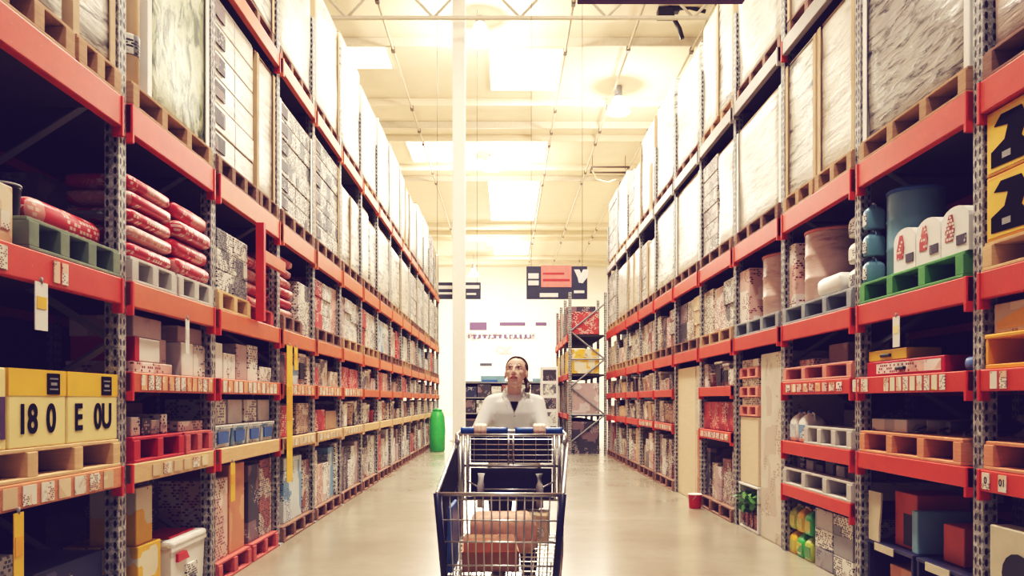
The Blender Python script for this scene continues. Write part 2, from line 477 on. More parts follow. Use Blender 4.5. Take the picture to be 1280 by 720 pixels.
def hanging_tag(w, h, mats, name='hanging_tag'):
    o = empty(name)
    b = B(); bx(b, (-w/2, -.002, -h), (w/2, .002, 0)); obj('card', b, mats[0], o)
    b = B(); bx(b, (-w*.38, -.004, -h*.55), (w*.38, -.002, -h*.3)); obj('printed_block', b, mats[1], o)
    b = B(); rod(b, (0, 0, -.005), (0, 0, .02), .006, 8); obj('hook', b, M['grey'], o)
    return o

# ------------------------------------------------------------------ racks
ORD = ['first', 'second', 'third', 'fourth', 'fifth', 'sixth', 'seventh', 'eighth', 'ninth', 'tenth', 'eleventh', 'twelfth', 'thirteenth', 'fourteenth', 'fifteenth', 'sixteenth', 'seventeenth', 'eighteenth', 'nineteenth', 'twentieth']
LEV = [0, .88, 1.34, 1.79, 2.67, 4.05]
SHELF = {0: 'floor', .54: 'knee-high shelf', .88: 'waist-high shelf', 1.34: 'chest-high shelf', 1.79: 'head-high shelf', 2.67: 'overhead shelf', 4.05: 'topmost shelf'}
BH = {.54: .09, .88: .10, 1.34: .10, 1.79: .125, 2.67: .15, 4.05: .12}
DEPTH = 1.06
class Rack: pass
def make_rack(F, s, posts, levels_of, label, side, paint, top=4.95, depth=DEPTH, near=3):
    """posts: y of each upright; s: +1 when the rack lies to +x of its face F"""
    r = Rack(); r.F, r.s, r.posts, r.side, r.depth = F, s, posts, side, depth
    root = empty('pallet_rack'); root.location = (F, posts[0], 0); tag(root, label, 'rack'); r.root = root
    def P(name, data, x, y, z, par=root, rz=0):
        o = link(name, data, par, (x, y, z)); o.rotation_euler.z = rz; return o
    b = B(); bx(b, (-.035, -.04, 0), (.035, .04, top), 0, .004); bx(b, (-.035, -.044, 0), (.06, .044, .012)); post = mesh('upright', b, M['steel'])
    b = B(); bx(b, (-.03, -.035, 0), (.03, .035, top), 0, .004); bx(b, (-.035, -.044, 0), (.06, .044, .012)); rpost = mesh('rear_post', b, M['steel'])
    b = B(); rod(b, (0, 0, 0), (s*(depth-.09), 0, 0), .02, 4); hb = mesh('brace', b, M['brace'])
    b = B(); rod(b, (0, 0, 0), (s*(depth-.09), 0, .62), .02, 4); db = mesh('brace', b, M['brace'])
    b = B(); rod(b, (0, 0, .62), (s*(depth-.09), 0, 0), .02, 4); db2 = mesh('brace', b, M['brace'])
    for i, y in enumerate(posts):
        yy = y-posts[0]
        o = P('upright', post, s*.035, yy, 0)
        P('rear_post', rpost, s*(depth-.07), 0, 0, o)
        if i <= near:
            z, k = .25, 0
            while z < top-.7:
                P('brace', (db, db2)[k % 2], s*.01, 0, z, o)
                if k % 2: P('brace', hb, s*.01, 0, z, o)
                z += .62; k += 1
    cache = {}
    for i in range(len(posts)-1):
        y0, y1 = posts[i]+.041, posts[i+1]-.041; L = y1-y0
        for z in levels_of(i):
            if z == 0: continue
            h = BH[z]; mt = paint(i, z); key = (round(L, 3), z, mt.name, i < near)
            if key not in cache:
                b = B(); bx(b, (-.022, 0, -h), (.022, L, 0), 0, .005)
                if i >= near:
                    for q in (0, L-.02): bx(b, (-.027, q, -h-.03), (.027, q+.02, 0), 0)
                d = B(); bx(d, (s*.03, .0, -.05), (s*(depth-.05), L, -.012))
                rb = B(); bx(rb, (-.022, 0, -.11), (.022, L, -.055))
                br = B(); bx(br, (-.027, 0, -h-.045), (.027, .022, 0), 0, .003)
                cache[key] = (mesh('beam', b, mt), mesh('shelf_deck', d, M['deck']), mesh('rear_beam', rb, M['beam']), mesh('end_bracket', br, M['red_bracket']))
            bm_, dk, rbm, brm = cache[key]
            o = P('beam', bm_, s*-.004, y0-posts[0], z)
            P('shelf_deck', dk, 0, y0-posts[0], z)
            if i < near:
                P('end_bracket', brm, 0, 0, 0, o); P('end_bracket', brm, 0, L-.022, 0, o)
                P('rear_beam', rbm, s*(depth-.05), y0-posts[0], z)
            r.last = o
            r.__dict__.setdefault('beams', {})[(i, z)] = o
    return r

SLOT = {}
def put(o, r, y, z, inset=.04, d=.5, rz=0):
    o.location = (r.F + r.s*(inset+d/2), y, z)
    o.rotation_euler = (0, 0, (-r.s)*PI/2+rz)
    return o
def where(r, bay, z):
    """phrase naming a shelf, with a running ordinal of the things on it"""
    k = (r.side, bay, z); SLOT[k] = SLOT.get(k, 0)+1
    n = ORD[min(SLOT[k]-1, 19)]
    zn = SHELF[z]
    return f'{n} on {zn}, {r.side} rack\'s {ORD[bay]} bay'
def lab(o, r, bay, z, desc, cat, group=None):
    many = {'box': 'boxes', 'can': 'cans', 'bin': 'bins', 'load': 'wrapped loads', 'pallet': 'pallets', 'jug': 'jugs', 'bottle': 'bottles', 'tray': 'trays', 'drum': 'drums', 'tool': 'power tools', 'panel pack': 'panel packs'}
    if group is None and cat in many: group = f'{many[cat]} on the {r.side} rack, {SHELF[z]}'
    tag(o, f'{desc}, {where(r, bay, z)}', cat, group)
    return o

LP = [2.6, 3.85, 5.05, 6.5, 7.7] + [8.95+1.305*i for i in range(11)]
RP = [2.4, 3.69, 4.95, 6.29, 7.61] + [8.95+1.35*i for i in range(7)]
def lev_l(i): return [.88, 1.79, 2.67, 4.05] if i == 0 else [.88, 1.34, 1.79, 2.67, 4.05]
def lev_r(i):
    if i == 2: return [.54, .88, 1.34, 1.79, 2.67, 4.05]
    if i in (3, 5): return [1.79, 2.67, 4.05]
    return [.88, 1.34, 1.79, 2.67, 4.05]
def paint_l(i, z):
    if z == .88: return M['pal_y'] if i else M['pal_o']
    if z == 1.79: return M['beam'] if i == 0 else M['beam_o']
    if z == 2.67: return M['beam'] if i < 2 else M['beam_o']
    if z == 4.05: return M['beam_o']
    return M['beam_o']
def paint_r(i, z):
    if z == 4.05: return M['beam_g']
    return M['beam']
RL = make_rack(-1.88, -1, LP, lev_l, 'long orange and grey pallet rack lining the left side of the aisle', 'left', paint_l)
RR = make_rack(2.22, 1, RP, lev_r, 'long red and grey pallet rack lining the right side of the aisle', 'right', paint_r)
# the short inner support in the left rack's third bay
b = B(); bx(b, (-.03, -.025, 1.79), (.03, .025, 2.52)); o = obj('support_post', b, M['red_bracket'], RL.root, (.052, 5.86-LP[0], 0))
b = B(); bx(b, (-.02, .025, 2.24), (.02, .59, 2.33)); obj('support_beam', b, M['beam_o'], RL.root, (.052, 5.86-LP[0], 0))

# price tags on the beams: each tag a piece of its beam
TAGM = {}
def price_tags(r, bay, z, y0, y1, n, mats, hh=None, w=None, lead=None):
    beam = r.beams[(bay, z)]; h = (hh or BH[z]*.78)
    by = beam.location.y + r.posts[0]
    for k in range(n):
        yc = y0+(y1-y0)*(k+.5)/n; ww = w or (y1-y0)/n*.72
        m = mats[k % len(mats)]; key = (round(ww, 3), round(h, 3), m.name)
        if key not in TAGM:
            b = B(); bx(b, (-.002, -ww/2, -h), (.002, ww/2, 0), 0); TAGM[key] = mesh('price_tag', b, m)
        o = link('price_tag', TAGM[key], beam, (-r.s*.0245, yc-by, -(BH[z]-h)/2))
def yl(px, inset=0): return FPX*(1.88+inset)/(632-px)
def yr(px, inset=0): return FPX*(2.22+inset)/(px-632)

price_tags(RL, 0, .88, 2.75, 3.72, 8, [M['tag'], M['c_tan'], M['tag']])
price_tags(RL, 1, 1.34, 3.98, 4.96, 12, [M['tag_o'], M['tag'], M['tag'], M['tag_o']])
price_tags(RL, 2, 1.34, 5.13, 6.36, 12, [M['tag'], M['tag_o'], M['tag']])
price_tags(RL, 0, 1.79, yl(57), yl(78), 2, [M['tag']], .09)
price_tags(RL, 0, 1.79, 2.72, 2.93, 2, [M['tag']], .09)
price_tags(RL, 1, .88, 4.1, 4.9, 6, [M['c_tan'], M['tag'], M['c_tan']], .06)
for bay in (3, 4, 5):
    price_tags(RL, bay, 1.34, LP[bay]+.1, LP[bay+1]-.1, 8, [M['tag'], M['tag_o']])
    price_tags(RL, bay, .88, LP[bay]+.1, LP[bay+1]-.1, 7, [M['tag'], M['c_tan']], .06)
price_tags(RR, 1, 1.34, yr(1190), yr(1110), 9, [M['tag'], M['c_yellow'], M['tag']])
price_tags(RR, 1, 1.34, yr(1092), yr(1070), 2, [M['tag']])
price_tags(RR, 0, 1.34, yr(1268), yr(1244), 2, [M['tag']])
price_tags(RR, 0, .88, yr(1272), yr(1230), 2, [M['tag']], .075, .055)
price_tags(RR, 2, 1.34, 5.1, 6.15, 9, [M['c_pink'], M['tag_o']], .06)
for bay in (4, 6, 7): price_tags(RR, bay, .88, RP[bay]+.1, RP[bay+1]-.1, 7, [M['tag'], M['c_pink']], .06)
def text(s, size, mat, parent, loc, name='lettering', sx=1.0, off=0.0):
    cu = bpy.data.curves.new(name, 'FONT'); cu.body = s; cu.size = size; cu.extrude = .001; cu.align_x = 'CENTER'
    cu.materials.append(mat)
    cu.offset = off
    tmp = bpy.data.objects.new(name, cu); C.objects.link(tmp)
    me = bpy.data.meshes.new_from_object(tmp.evaluated_get(bpy.context.evaluated_depsgraph_get())); bpy.data.objects.remove(tmp)
    o = bpy.data.objects.new(name, me); C.objects.link(o); o.parent = parent; o.location = loc
    o.rotation_euler = (PI/2, 0, 0); o.scale.x = sx
    return o
def tag_text(r, bay, z, y, s, size):
    beam = r.beams[(bay, z)]; by = beam.location.y + r.posts[0]
    o = text(s, size, M['ink'], beam, (-r.s*.027, y-by, -.062), 'tag_number'); o.rotation_euler = (PI/2, 0, -r.s*PI/2)
tag_text(RR, 0, .88, yr(1272)+.25*(yr(1230)-yr(1272)), '01', .045)
tag_text(RR, 0, .88, yr(1272)+.75*(yr(1230)-yr(1272)), '0', .045)

# ------------------------------------------------------------------ near goods, bay by bay
def Lput(o, bay, z, y0, y1, zz=None, inset=.03, d=.5, desc='', cat='box', grp=None, r=RL):
    put(o, r, (y0+y1)/2, (zz if zz is not None else z)+.001, inset, d)
    return lab(o, r, bay, z, desc, cat, grp)

def box(r, bay, z, y0, y1, h, mat, desc, zz=None, inset=.03, d=.45, name='carton', cat='box', detail=False):
    a, b_ = min(y0, y1), max(y0, y1)
    return Lput(carton(b_-a-.006, d, h, M[mat], name, detail), bay, z, a, b_, zz, inset, d, desc, cat, None, r)
def pal(r, bay, z, y0, y1, mat, desc, d=.98, inset=-.02, h=.13, fine=True):
    a, b_ = min(y0, y1), max(y0, y1)
    if z == 4.05: inset = .0
    return Lput(pallet(b_-a-.01, d, M[mat], h, fine), bay, z, a, b_, z, inset, d, desc, 'pallet', None, r)
def wload(r, bay, z, y0, y1, h, mat, desc, corner=None, style='plain', strip=None, inset=.0, d=.95, seed=0, zz=None):
    a, b_ = min(y0, y1), max(y0, y1)
    if z == 2.67: h = min(h, 1.055)
    return Lput(load(b_-a-.03, d, h, M[mat], M[corner] if corner else None, style, M[strip] if strip else None, seed=seed), bay, z, a, b_, (zz if zz is not None else z+.13), inset+.02, d, desc, 'load', None, r)

# ---- left, first bay
box(RL, 0, 0, 3.22, 3.78, .48, 'c_navy', 'navy carton with white lettering', inset=.06)
box(RL, 0, 0, 2.76, 3.16, .58, 'c_grey', 'plain grey carton', inset=.1)
pal(RL, 0, .88, 2.72, 3.80, 'pal_y', 'pale wooden pallet under yellow boxes')
def tool_box(w, h, d, words_, lx):
    o = carton(w, d, h, M['paleyellow'], 'tool_box')
    y = -d/2
    b = B(); bx(b, (-w/2-.001, y-.0015, h*.66), (w/2+.001, d/2+.001, h+.001)); obj('yellow_top_band', b, M['yellow'], o)
    b = B(); bx(b, (lx-.045, y-.004, h*.68), (lx+.045, y-.001, h*.96)); e = obj('black_emblem', b, M['ink'], o)
    b = B(); bx(b, (lx-.030, y-.0052, h*.74), (lx+.030, y-.004, h*.76)); bx(b, (lx-.030, y-.0052, h*.88), (lx+.030, y-.004, h*.90)); bx(b, (lx-.022, y-.0052, h*.80), (lx+.022, y-.004, h*.84)); obj('emblem_mark', b, M['grey'], e)
    for s_, x in words_:
        t_ = text(s_, h*.52, M['ink'], o, (x, y-.002, h*.19), 'lettering', .82, .004)
    return o
o = tool_box(.385, .31, .5, [('18', -.075), ('0', .085)], .10)
Lput(o, 0, .88, 2.965, 3.355, 1.011, .0, .5, 'yellow 18 0 box with black emblem', 'box', None)
o = tool_box(.43, .31, .5, [('E', -.13), ('0U', .08)], .11)
Lput(o, 0, .88, 3.365, 3.80, 1.011, .0, .5, 'yellow E 0U box with black emblem', 'box', None)
o = carton(.22, .5, .31, M['paleyellow'], 'tool_box')
b = B(); bx(b, (.03, -.2535, .04), (.10, -.2505, .2)); obj('purple_print', b, plain('purple_print', (.10, .05, .14)), o)
Lput(o, 0, .88, 2.73, 2.955, 1.011, .0, .5, 'pale yellow box with purple print')
pal(RL, 0, 1.79, 3.06, 3.80, 'pal_g', 'sage green slotted pallet under a red bag')
o = sack(.60, .34, .13, M['bag_r']); Lput(o, 0, 1.79, 3.185, 3.80, 1.92, .02, .42, 'single flat red and white bag', 'bag')
box(RL, 0, 1.79, 2.80, 3.03, .23, 'c_tan', 'plain tan cardboard box', inset=.02, d=.4, detail=True)
o = bucket(.06, .14, M['black'], M['grey'], 'can', False); Lput(o, 0, 1.79, 3.09, 3.17, 1.92, .06, .12, 'small dark grey can', 'can')
pal(RL, 0, 2.67, 2.65, 3.40, 'pal', 'wooden pallet under near wrapped load')
wload(RL, 0, 2.67, 2.66, 3.40, 1.2, 'film', 'near white wrapped load', seed=1)
pal(RL, 0, 2.67, 3.42, 3.81, 'pal', 'narrow wooden pallet')
wload(RL, 0, 2.67, 3.42, 3.79, 1.2, 'film', 'narrow white wrapped load', 'tan', seed=2)
o = hanging_tag(.085, .19, [M['white'], M['yellow']]); put(o, RL, yl(38), 1.665, -.045, .004); tag(o, 'white tag with yellow block hanging below the red beam, near left bay', 'tag')
o = hanging_tag(.06, .30, [M['yellow'], M['orangecard']], 'hanging_sign'); put(o, RL, 2.96, .775, -.045, .004); tag(o, 'yellow card hanging under the labelled shelf, far left frame edge', 'sign')

# ---- left, second bay
box(RL, 1, 0, 4.14, 4.42, .42, 'c_yellow', 'yellow and white carton', inset=.06, d=.4)
box(RL, 1, 0, 4.16, 4.36, .31, 'c_yellow', 'upright yellow and grey box atop a carton', zz=.421, inset=.08, d=.25)
box(RL, 1, 0, 4.60, 4.98, .70, 'c_dark', 'tall dark glossy carton', inset=.32, d=.5)
def tub(w, d, h):
    o = tote(w, d, h, M['white'], None, None, 'storage_tub')
    b = B(); bx(b, (-w/2-.012, -d/2-.012, h*.88), (w/2+.012, d/2+.012, h*1.0), 0, .02); obj('lid', b, M['white'], o)
    b = B(); bx(b, (-w*.36, -d*.36, h), (w*.36, d*.36, h+.012), 0, .006); obj('red_handle', b, M['redpl'], o)
    b = B(); poly(b, [(-w*.36, h*.66), (-.02, h*.66), (-.06, h*.78), (-w*.36, h*.78)], -d/2*.96, .02); obj('red_flash', b, M['redpl'], o)
    b = B(); poly(b, [(-w*.10, h*.1), (w*.22, h*.1), (w*.22, h*.55), (-w*.10, h*.55)], -d/2*.955, .015); obj('printed_label', b, M['c_dots'], o)
    return o
Lput(tub(.50, .27, .39), 1, 0, 4.47, 4.99, None, .02, .29, 'white plastic tub with red lid', 'tub')
pal(RL, 1, .88, 3.93, 4.55, 'redpl', 'red plastic pallet')
pal(RL, 1, .88, 4.57, 5.00, 'pal_r', 'worn red wooden pallet')
box(RL, 1, .88, 4.40, 4.98, .17, 'c_brown', 'wide brown carton at the back', zz=1.011, inset=.42, d=.4)
for y0, y1, h, m, ds in ((4.02, 4.13, .10, 'c_white', 'small white box'), (4.14, 4.24, .09, 'c_dark', 'small black box'), (4.25, 4.36, .08, 'c_grey', 'small grey box'), (4.37, 4.46, .11, 'c_white', 'upright white and grey box'), (4.60, 4.98, .06, 'c_white', 'long flat white box')):
    box(RL, 1, .88, y0, y1, h, m, ds, zz=1.011, inset=.04, d=.3)
box(RL, 1, 1.34, 4.02, 4.50, .06, 'c_pink', 'long flat pink carton', d=.35)
box(RL, 1, 1.34, 4.04, 4.34, .125, 'white', 'plain white carton with a red end', zz=1.401, d=.33)
b = B(); bx(b, (-.147-.001, -.166, .0), (-.10, .166, .126)); obj('red_end', b, M['redpl'], bpy.context.scene.objects[[o.name for o in C.objects if o.get('label', '').startswith('plain white carton with a red end')][0]])
box(RL, 1, 1.34, 4.02, 4.36, .11, 'c_mauve', 'mauve carton on top of the white one', zz=1.527, d=.33)
box(RL, 1, 1.34, 4.36, 4.49, .14, 'c_mauve', 'small mauve carton', zz=1.401, inset=.06, d=.3)
box(RL, 1, 1.34, 4.62, 4.80, .20, 'white', 'clean white box', d=.3)
box(RL, 1, 1.34, 4.80, 4.99, .20, 'c_white', 'white printed box', d=.3)
box(RL, 1, 1.34, 4.62, 4.99, .10, 'c_mauve', 'mauve carton lying across two white boxes', zz=1.541, inset=.05, d=.26)
o = hanging_tag(.05, .20, [M['white'], M['c_white']]); put(o, RL, 4.53, 1.665, -.045, .004); tag(o, 'narrow white tag hanging below the orange beam by red bag stacks', 'tag')
for (a, b_, n, hh, w_) in ((3.91, 4.45, 5, .086, 'near'), (4.47, 5.00, 4, .108, 'far')):
    pal(RL, 1, 1.79, a, b_, 'pal_pale', f'pale pallet under the {w_} red bag pile')
    for k in range(n):
        o = sack(b_-a-.015, .34, hh*.985, M['bag_r'])
        put(o, RL, (a+b_)/2+R.uniform(-.006, .006), 1.922+k*hh, R.uniform(-.02, .01), .34)
        tag(o, f'red and white bag, {ORD[k]} up in the {w_} bag pile, left rack\'s second bay', 'bag', 'red bags piled in the second bay')
box(RL, 1, 1.79, 4.2, 4.8, .5, 'c_dark', 'dark carton behind the red bags', zz=1.921, inset=.62, d=.3)
pal(RL, 1, 2.67, 3.92, 5.0, 'pal', 'brown wooden pallet')
wload(RL, 1, 2.67, 4.13, 4.99, 1.2, 'film_green', 'pale green wrapped load', 'white', seed=4)
b = B(); lathe(b, [(.055, 0), (.06, .01), (.06, 1.06), (.055, 1.07)], 20); o = obj('cardboard_tube', b, M['tan'])
b = B(); lathe(b, [(.061, .16), (.0625, .165), (.0625, .26), (.061, .265)], 20); obj('paper_band', b, M['c_dots'], o)
Lput(o, 1, 2.67, 3.98, 4.10, 2.80, .01, .12, 'upright tan cardboard tube', 'tube')

# ---- left, third bay
pal(RL, 2, 0, 5.10, 5.76, 'pal_r', 'near red wooden pallet')
pal(RL, 2, 0, 5.80, 6.44, 'pal_r', 'far red wooden pallet')
box(RL, 2, 0, 5.11, 5.40, .54, 'c_pink', 'tall white and pink printed box', zz=.131, d=.4)
box(RL, 2, 0, 5.42, 5.74, .62, 'c_orange', 'tall orange-brown carton', zz=.131, d=.4)
box(RL, 2, 0, 5.82, 6.08, .58, 'c_dark', 'tall dark printed box', zz=.131, d=.4)
box(RL, 2, 0, 6.09, 6.40, .60, 'c_mix', 'tall many-coloured box', zz=.131, d=.4)
o = hanging_tag(.085, .26, [M['yellow'], M['orangecard']], 'hanging_sign'); put(o, RL, 5.27, .78, -.05, .004); tag(o, 'short yellow card hanging over the white and pink box', 'sign')
for k in range(4):
    y0 = 5.12+k*.33
    o = tote(.30, .34, .15, M['c_blue'], M['blue'], M['clear'], 'storage_bin'); Lput(o, 2, .88, y0, y0+.31, None, .02, .34, 'clear bin with blue window', 'bin')
    o = carton(.29, .3, .17, M['clear'] if k % 2 else M['c_white'], 'storage_box'); Lput(o, 2, .88, y0, y0+.31, .88+.153, .05, .3, 'milky box stacked on a blue-windowed bin', 'box')
for k, (y0, y1, h, m, ds) in enumerate(((5.11, 5.30, .24, 'white', 'plain white bin'), (5.31, 5.55, .18, 'c_white', 'white printed box'), (5.56, 5.80, .26, 'c_mauve', 'greyish mauve box'), (5.81, 6.05, .27, 'c_white', 'tall white printed box'), (6.07, 6.40, .12, 'c_dots', 'low black and white box'))):
    box(RL, 2, 1.34, y0, y1, h, m, ds, d=.34)
pal(RL, 2, 1.79, 5.10, 5.74, 'pal_y', 'pale pallet under black and white boxes')
for k in range(3):
    for q in range(2):
        box(RL, 2, 1.79, 5.11+q*.31, 5.41+q*.31, .135, 'c_dots', 'black and white speckled box', zz=1.921+k*.136, inset=.0, d=.4)
pal(RL, 2, 1.79, 5.78, 6.44, 'pal_r', 'red pallet under red bags', inset=.02)
for k in range(4):
    o = sack(.60, .4, .104, M['bag_r']); put(o, RL, 6.15, 1.922+k*.105, .06, .5); tag(o, f'red bag, {ORD[k]} up in the pile under the short orange beam', 'bag', 'red bags in the third bay')
pal(RL, 2, 2.67, 5.09, 5.93, 'pal_d', 'weathered pallet'); wload(RL, 2, 2.67, 5.09, 5.93, 1.2, 'film_b', 'white layered load with black panels', None, 'layers', 'c_dark', seed=6)
pal(RL, 2, 2.67, 5.95, 6.46, 'pal_d', 'small weathered pallet'); wload(RL, 2, 2.67, 5.95, 6.42, 1.08, 'film_b', 'narrow cream load with tan corner boards', 'tan', seed=7)
pal(RL, 2, 4.05, 5.2, 6.4, 'pal_d', 'weathered pallet'); wload(RL, 2, 4.05, 5.2, 6.4, 1.2, 'film', 'white wrapped load', 'tan', seed=8)

# ---- left, fourth bay specials
o = hanging_tag(.17, 1.15, [M['yellow'], M['orangecard']], 'hanging_sign'); put(o, RL, 6.62, 1.66, -.06, .004); tag(o, 'long yellow strip hanging down the front of three left shelves', 'sign')
o = hanging_tag(.11, .20, [M['yellow'], M['orangecard']], 'hanging_sign'); put(o, RL, 6.82, 1.66, -.06, .004); tag(o, 'short yellow card hanging from the orange beam beside the long strip', 'sign')
pal(RL, 3, 0, 6.58, 7.64, 'pal_d', 'weathered pallet under a white poster box')
box(RL, 3, 0, 6.75, 7.35, .56, 'c_blue', 'white box printed with pale blue picture', zz=.131, d=.5)
box(RL, 3, 0, 7.37, 7.62, .5, 'c_mix', 'narrow many-coloured box', zz=.131, d=.5)
pal(RL, 3, 1.79, 6.58, 7.20, 'pal_d', 'pallet under the slumped red bags')
for k in range(6):
    o = sack(.56, .4, .09, M['bag_r']); put(o, RL, 6.90+R.uniform(-.02, .02), 1.922+k*.091, .0+R.uniform(0, .03), .5, R.uniform(-.06, .06)); tag(o, f'red bag, {ORD[k]} up in the pile behind the yellow strip', 'bag', 'red bags in the fourth bay')
box(RL, 3, 1.79, 7.23, 7.64, .50, 'c_dots', 'black and white printed carton', d=.5)

# ---- right, first bay
def grille(w, h, d):
    o = carton(w, d, h, M['beige'], 'plastic_stand')
    b = B(); poly(b, [(math.cos(2*PI*k/16)*w*.24-.02, h*.68+math.sin(2*PI*k/16)*h*.16) for k in range(16)], -d/2-.0005, .004); obj('grip_hole', b, M['black'], o)
    for x in (-w*.25, 0, w*.25):
        b = B(); bx(b, (x-.03, -d/2-.004, h*.08), (x+.03, -d/2, h*.38), 0, .01); obj('slot', b, M['grey'], o)
    return o
Lput(grille(.44, .63, .1), 0, 0, 3.16, 3.60, None, .0, .1, 'beige plastic folding stand with dark grip hole', 'stand', None, RR)
pal(RR, 0, .88, 2.5, 3.62, 'pal_o', 'orange-stained pallet')
box(RR, 0, .88, 3.1, 3.55, .12, 'c_dark', 'low dark carton', zz=1.011, inset=.25, d=.4)
Lput(crate(.5, .45, .16, M['orangecard'], 'display_crate'), 0, 1.34, 3.13, 3.63, None, .0, .45, 'orange-yellow open display crate', 'crate', None, RR)
Lput(carton(.36, .3, .135, M['c_tan'], 'carton'), 0, 1.34, 3.24, 3.60, 1.502, .02, .3, 'small box with orange picture atop the crate', 'box', None, RR)
b = B(); poly(b, [(-.15, .02), (.15, .02), (.15, .07), (.02, .10), (-.15, .05)], -.1505, .002); obj('orange_picture', b, M['orangecard'], [o for o in C.objects if str(o.get('label', '')).startswith('small box with orange picture')][0])
pal(RR, 0, 1.79, 2.6, 3.63, 'pal_y', 'pale new pallet under yellow boxes')
def saw_box(h):
    w, d = .42, .4
    o = carton(w, d, h, M['orangecard'], 'tool_box')
    b = B(); bx(b, (-w/2+.012, -d/2-.002, .015), (w/2-.012, -d/2, h-.02)); p_ = obj('yellow_panel', b, M['yellow'], o)
    b = B(); poly(b, [(-.17, h*.12), (.06, h*.10), (.10, h*.22), (.04, h*.42), (.075, h*.66), (.04, h*.86), (-.10, h*.88), (-.15, h*.74), (-.05, h*.68), (-.075, h*.48), (-.17, h*.36)], -d/2-.002, .002); obj('black_tool_print', b, M['ink'], o)
    b = B(); poly(b, [(-.09, h*.20), (-.03, h*.20), (-.03, h*.30), (-.09, h*.30)], -d/2-.004, .0015); obj('print_highlight', b, M['grey'], o)
    b = B(); bx(b, (.13, -d/2-.004, h*.5), (.17, -d/2-.002, h*.88)); obj('side_lettering', b, M['ink'], o)
    return o
Lput(saw_box(.295), 0, 1.79, 3.20, 3.625, 1.921, .0, .4, 'lower yellow box with black tool picture', 'box', None, RR)
Lput(saw_box(.295), 0, 1.79, 3.20, 3.625, 2.218, .0, .4, 'upper yellow box with black tool picture', 'box', None, RR)
pal(RR, 0, 2.67, 2.5, 3.63, 'pal_d', 'dark weathered pallet')
wload(RR, 0, 2.67, 2.5, 3.63, 1.15, 'film_brown', 'brown-grey wrapped load', seed=9)

# ---- right, second bay
def low_bin(w, d, h):
    o = crate(w, d, h, M['navy'], 'shelf_bin')
    return o
for y0, y1, ds in ((3.76, 4.30, 'near'), (4.33, 4.88, 'far')):
    o = low_bin(y1-y0-.01, .5, .34); Lput(o, 1, 0, y0, y1, None, .03, .5, f'{ds} navy open storage bin', 'bin', None, RR)
    w = y1-y0
    b = B(); bx(b, (-w*.3, -.26, .29), (w*.12, -.2545, .335)); obj('label_strip', b, M['beige'], o)
b = B()
pts = [(-.08, 0), (.05, 0), (.055, .10), (.075, .22), (.08, .30), (-.08, .30)]
poly(b, pts, .006, .012); o = obj('curved_board', b, M['beige']); Lput(o, 1, 0, 4.70, 4.87, .341, .03, .012, 'beige curved display board', 'board', None, RR)
box(RR, 1, 0, 4.42, 4.68, .32, 'redorange', 'orange-red box with dark front', zz=.341, inset=.10, d=.3)
b = B(); bx(b, (-.02, -.153, .02), (.126, -.150, .20)); obj('dark_front', b, M['black'], [o for o in C.objects if str(o.get('label', '')).startswith('orange-red box with dark')][0])
box(RR, 1, 0, 4.34, 4.41, .24, 'ltblue', 'thin grey-blue upright box', zz=.341, inset=.06, d=.3)
box(RR, 1, 0, 4.00, 4.20, .20, 'redorange', 'small orange-red box', zz=.341, inset=.12, d=.25)
box(RR, 1, 0, 4.40, 4.70, .20, 'c_orange', 'orange carton inside the far bin', zz=.024, inset=.08, d=.2)
box(RR, 1, 0, 3.84, 4.10, .16, 'c_orange', 'orange and white carton inside the near bin', zz=.024, inset=.08, d=.2)
pal(RR, 1, .88, 3.79, 4.89, 'pal_o', 'orange-stained pallet with dark tools')
box(RR, 1, .88, 4.44, 4.87, .075, 'c_grey', 'long flat grey box', zz=1.011, inset=.05, d=.25)
def power_tool(mat):
    def mk():
        b = B(); tube(b, [(-.13, 0, .045), (-.05, 0, .045), (.02, 0, .05), (.09, 0, .055)], .032, 10); o = obj('power_tool', b, mat)
        b = B(); lathe(b, [(.04, .0), (.045, .012), (.03, .10), (.02, .115)], 14, .11, 0); obj('gear_head', b, M['grey'], o)
        b = B(); tube(b, [(.10, -.03, .06), (.10, -.10, .06), (.10, -.13, .06)], .015, 8); obj('side_handle', b, M['black'], o)
        b = B(); tube(b, [(-.12, 0, .045), (-.17, 0, .03), (-.19, -.03, .012), (-.16, -.07, .010)], .006, 6); obj('cord', b, M['black'], o)
        return o
    return proto(('ptool', mat.name), mk)
for k, (y, m, ds) in enumerate(((4.29, 'grey', 'grey corded grinder'), (4.10, 'black', 'black corded grinder'), (3.88, 'navy', 'navy corded grinder'))):
    o = power_tool(M[m]); Lput(o, 1, .88, y-.1, y+.1, 1.011, .08, .3, ds, 'tool', None, RR); o.rotation_euler.z += (1.2, 1.45, 1.5)[k]
o = carton(.86, .25, .09, M['redpl'], 'tool_case')
b = B(); bx(b, (-.30, -.128, .015), (.40, -.125, .075)); obj('white_print', b, M['c_pink'], o)
b = B(); bx(b, (-.05, -.145, .03), (.05, -.125, .05), 0, .006); obj('handle', b, M['black'], o)
Lput(o, 1, 1.34, 4.0, 4.87, None, .02, .25, 'long red case with white print', 'case', None, RR)
o = carton(.46, .2, .065, M['yellow'], 'tool_case')
b = B(); bx(b, (-.06, -.115, .02), (.06, -.100, .04), 0, .006); obj('handle', b, M['black'], o)
Lput(o, 1, 1.34, 4.40, 4.87, 1.432, .03, .2, 'yellow case lying on the long red case', 'case', None, RR)
for k in range(3):
    o = sack(.11, .16, .075, M['blue'], 'cable_bundle'); put(o, RR, 3.80+(.075 if k == 1 else .0)+(.12 if k == 2 else 0)*.9, 1.341 if k < 2 else 1.341, .03+k*.0, .16, .0)
    o.location.y = 3.80+k*.062*(1.0); o.location.x += (.0, .17, .34)[k]
    tag(o, f'blue cable bundle, {ORD[k]} from the front, beside the long red case', 'cable', 'blue bundles')
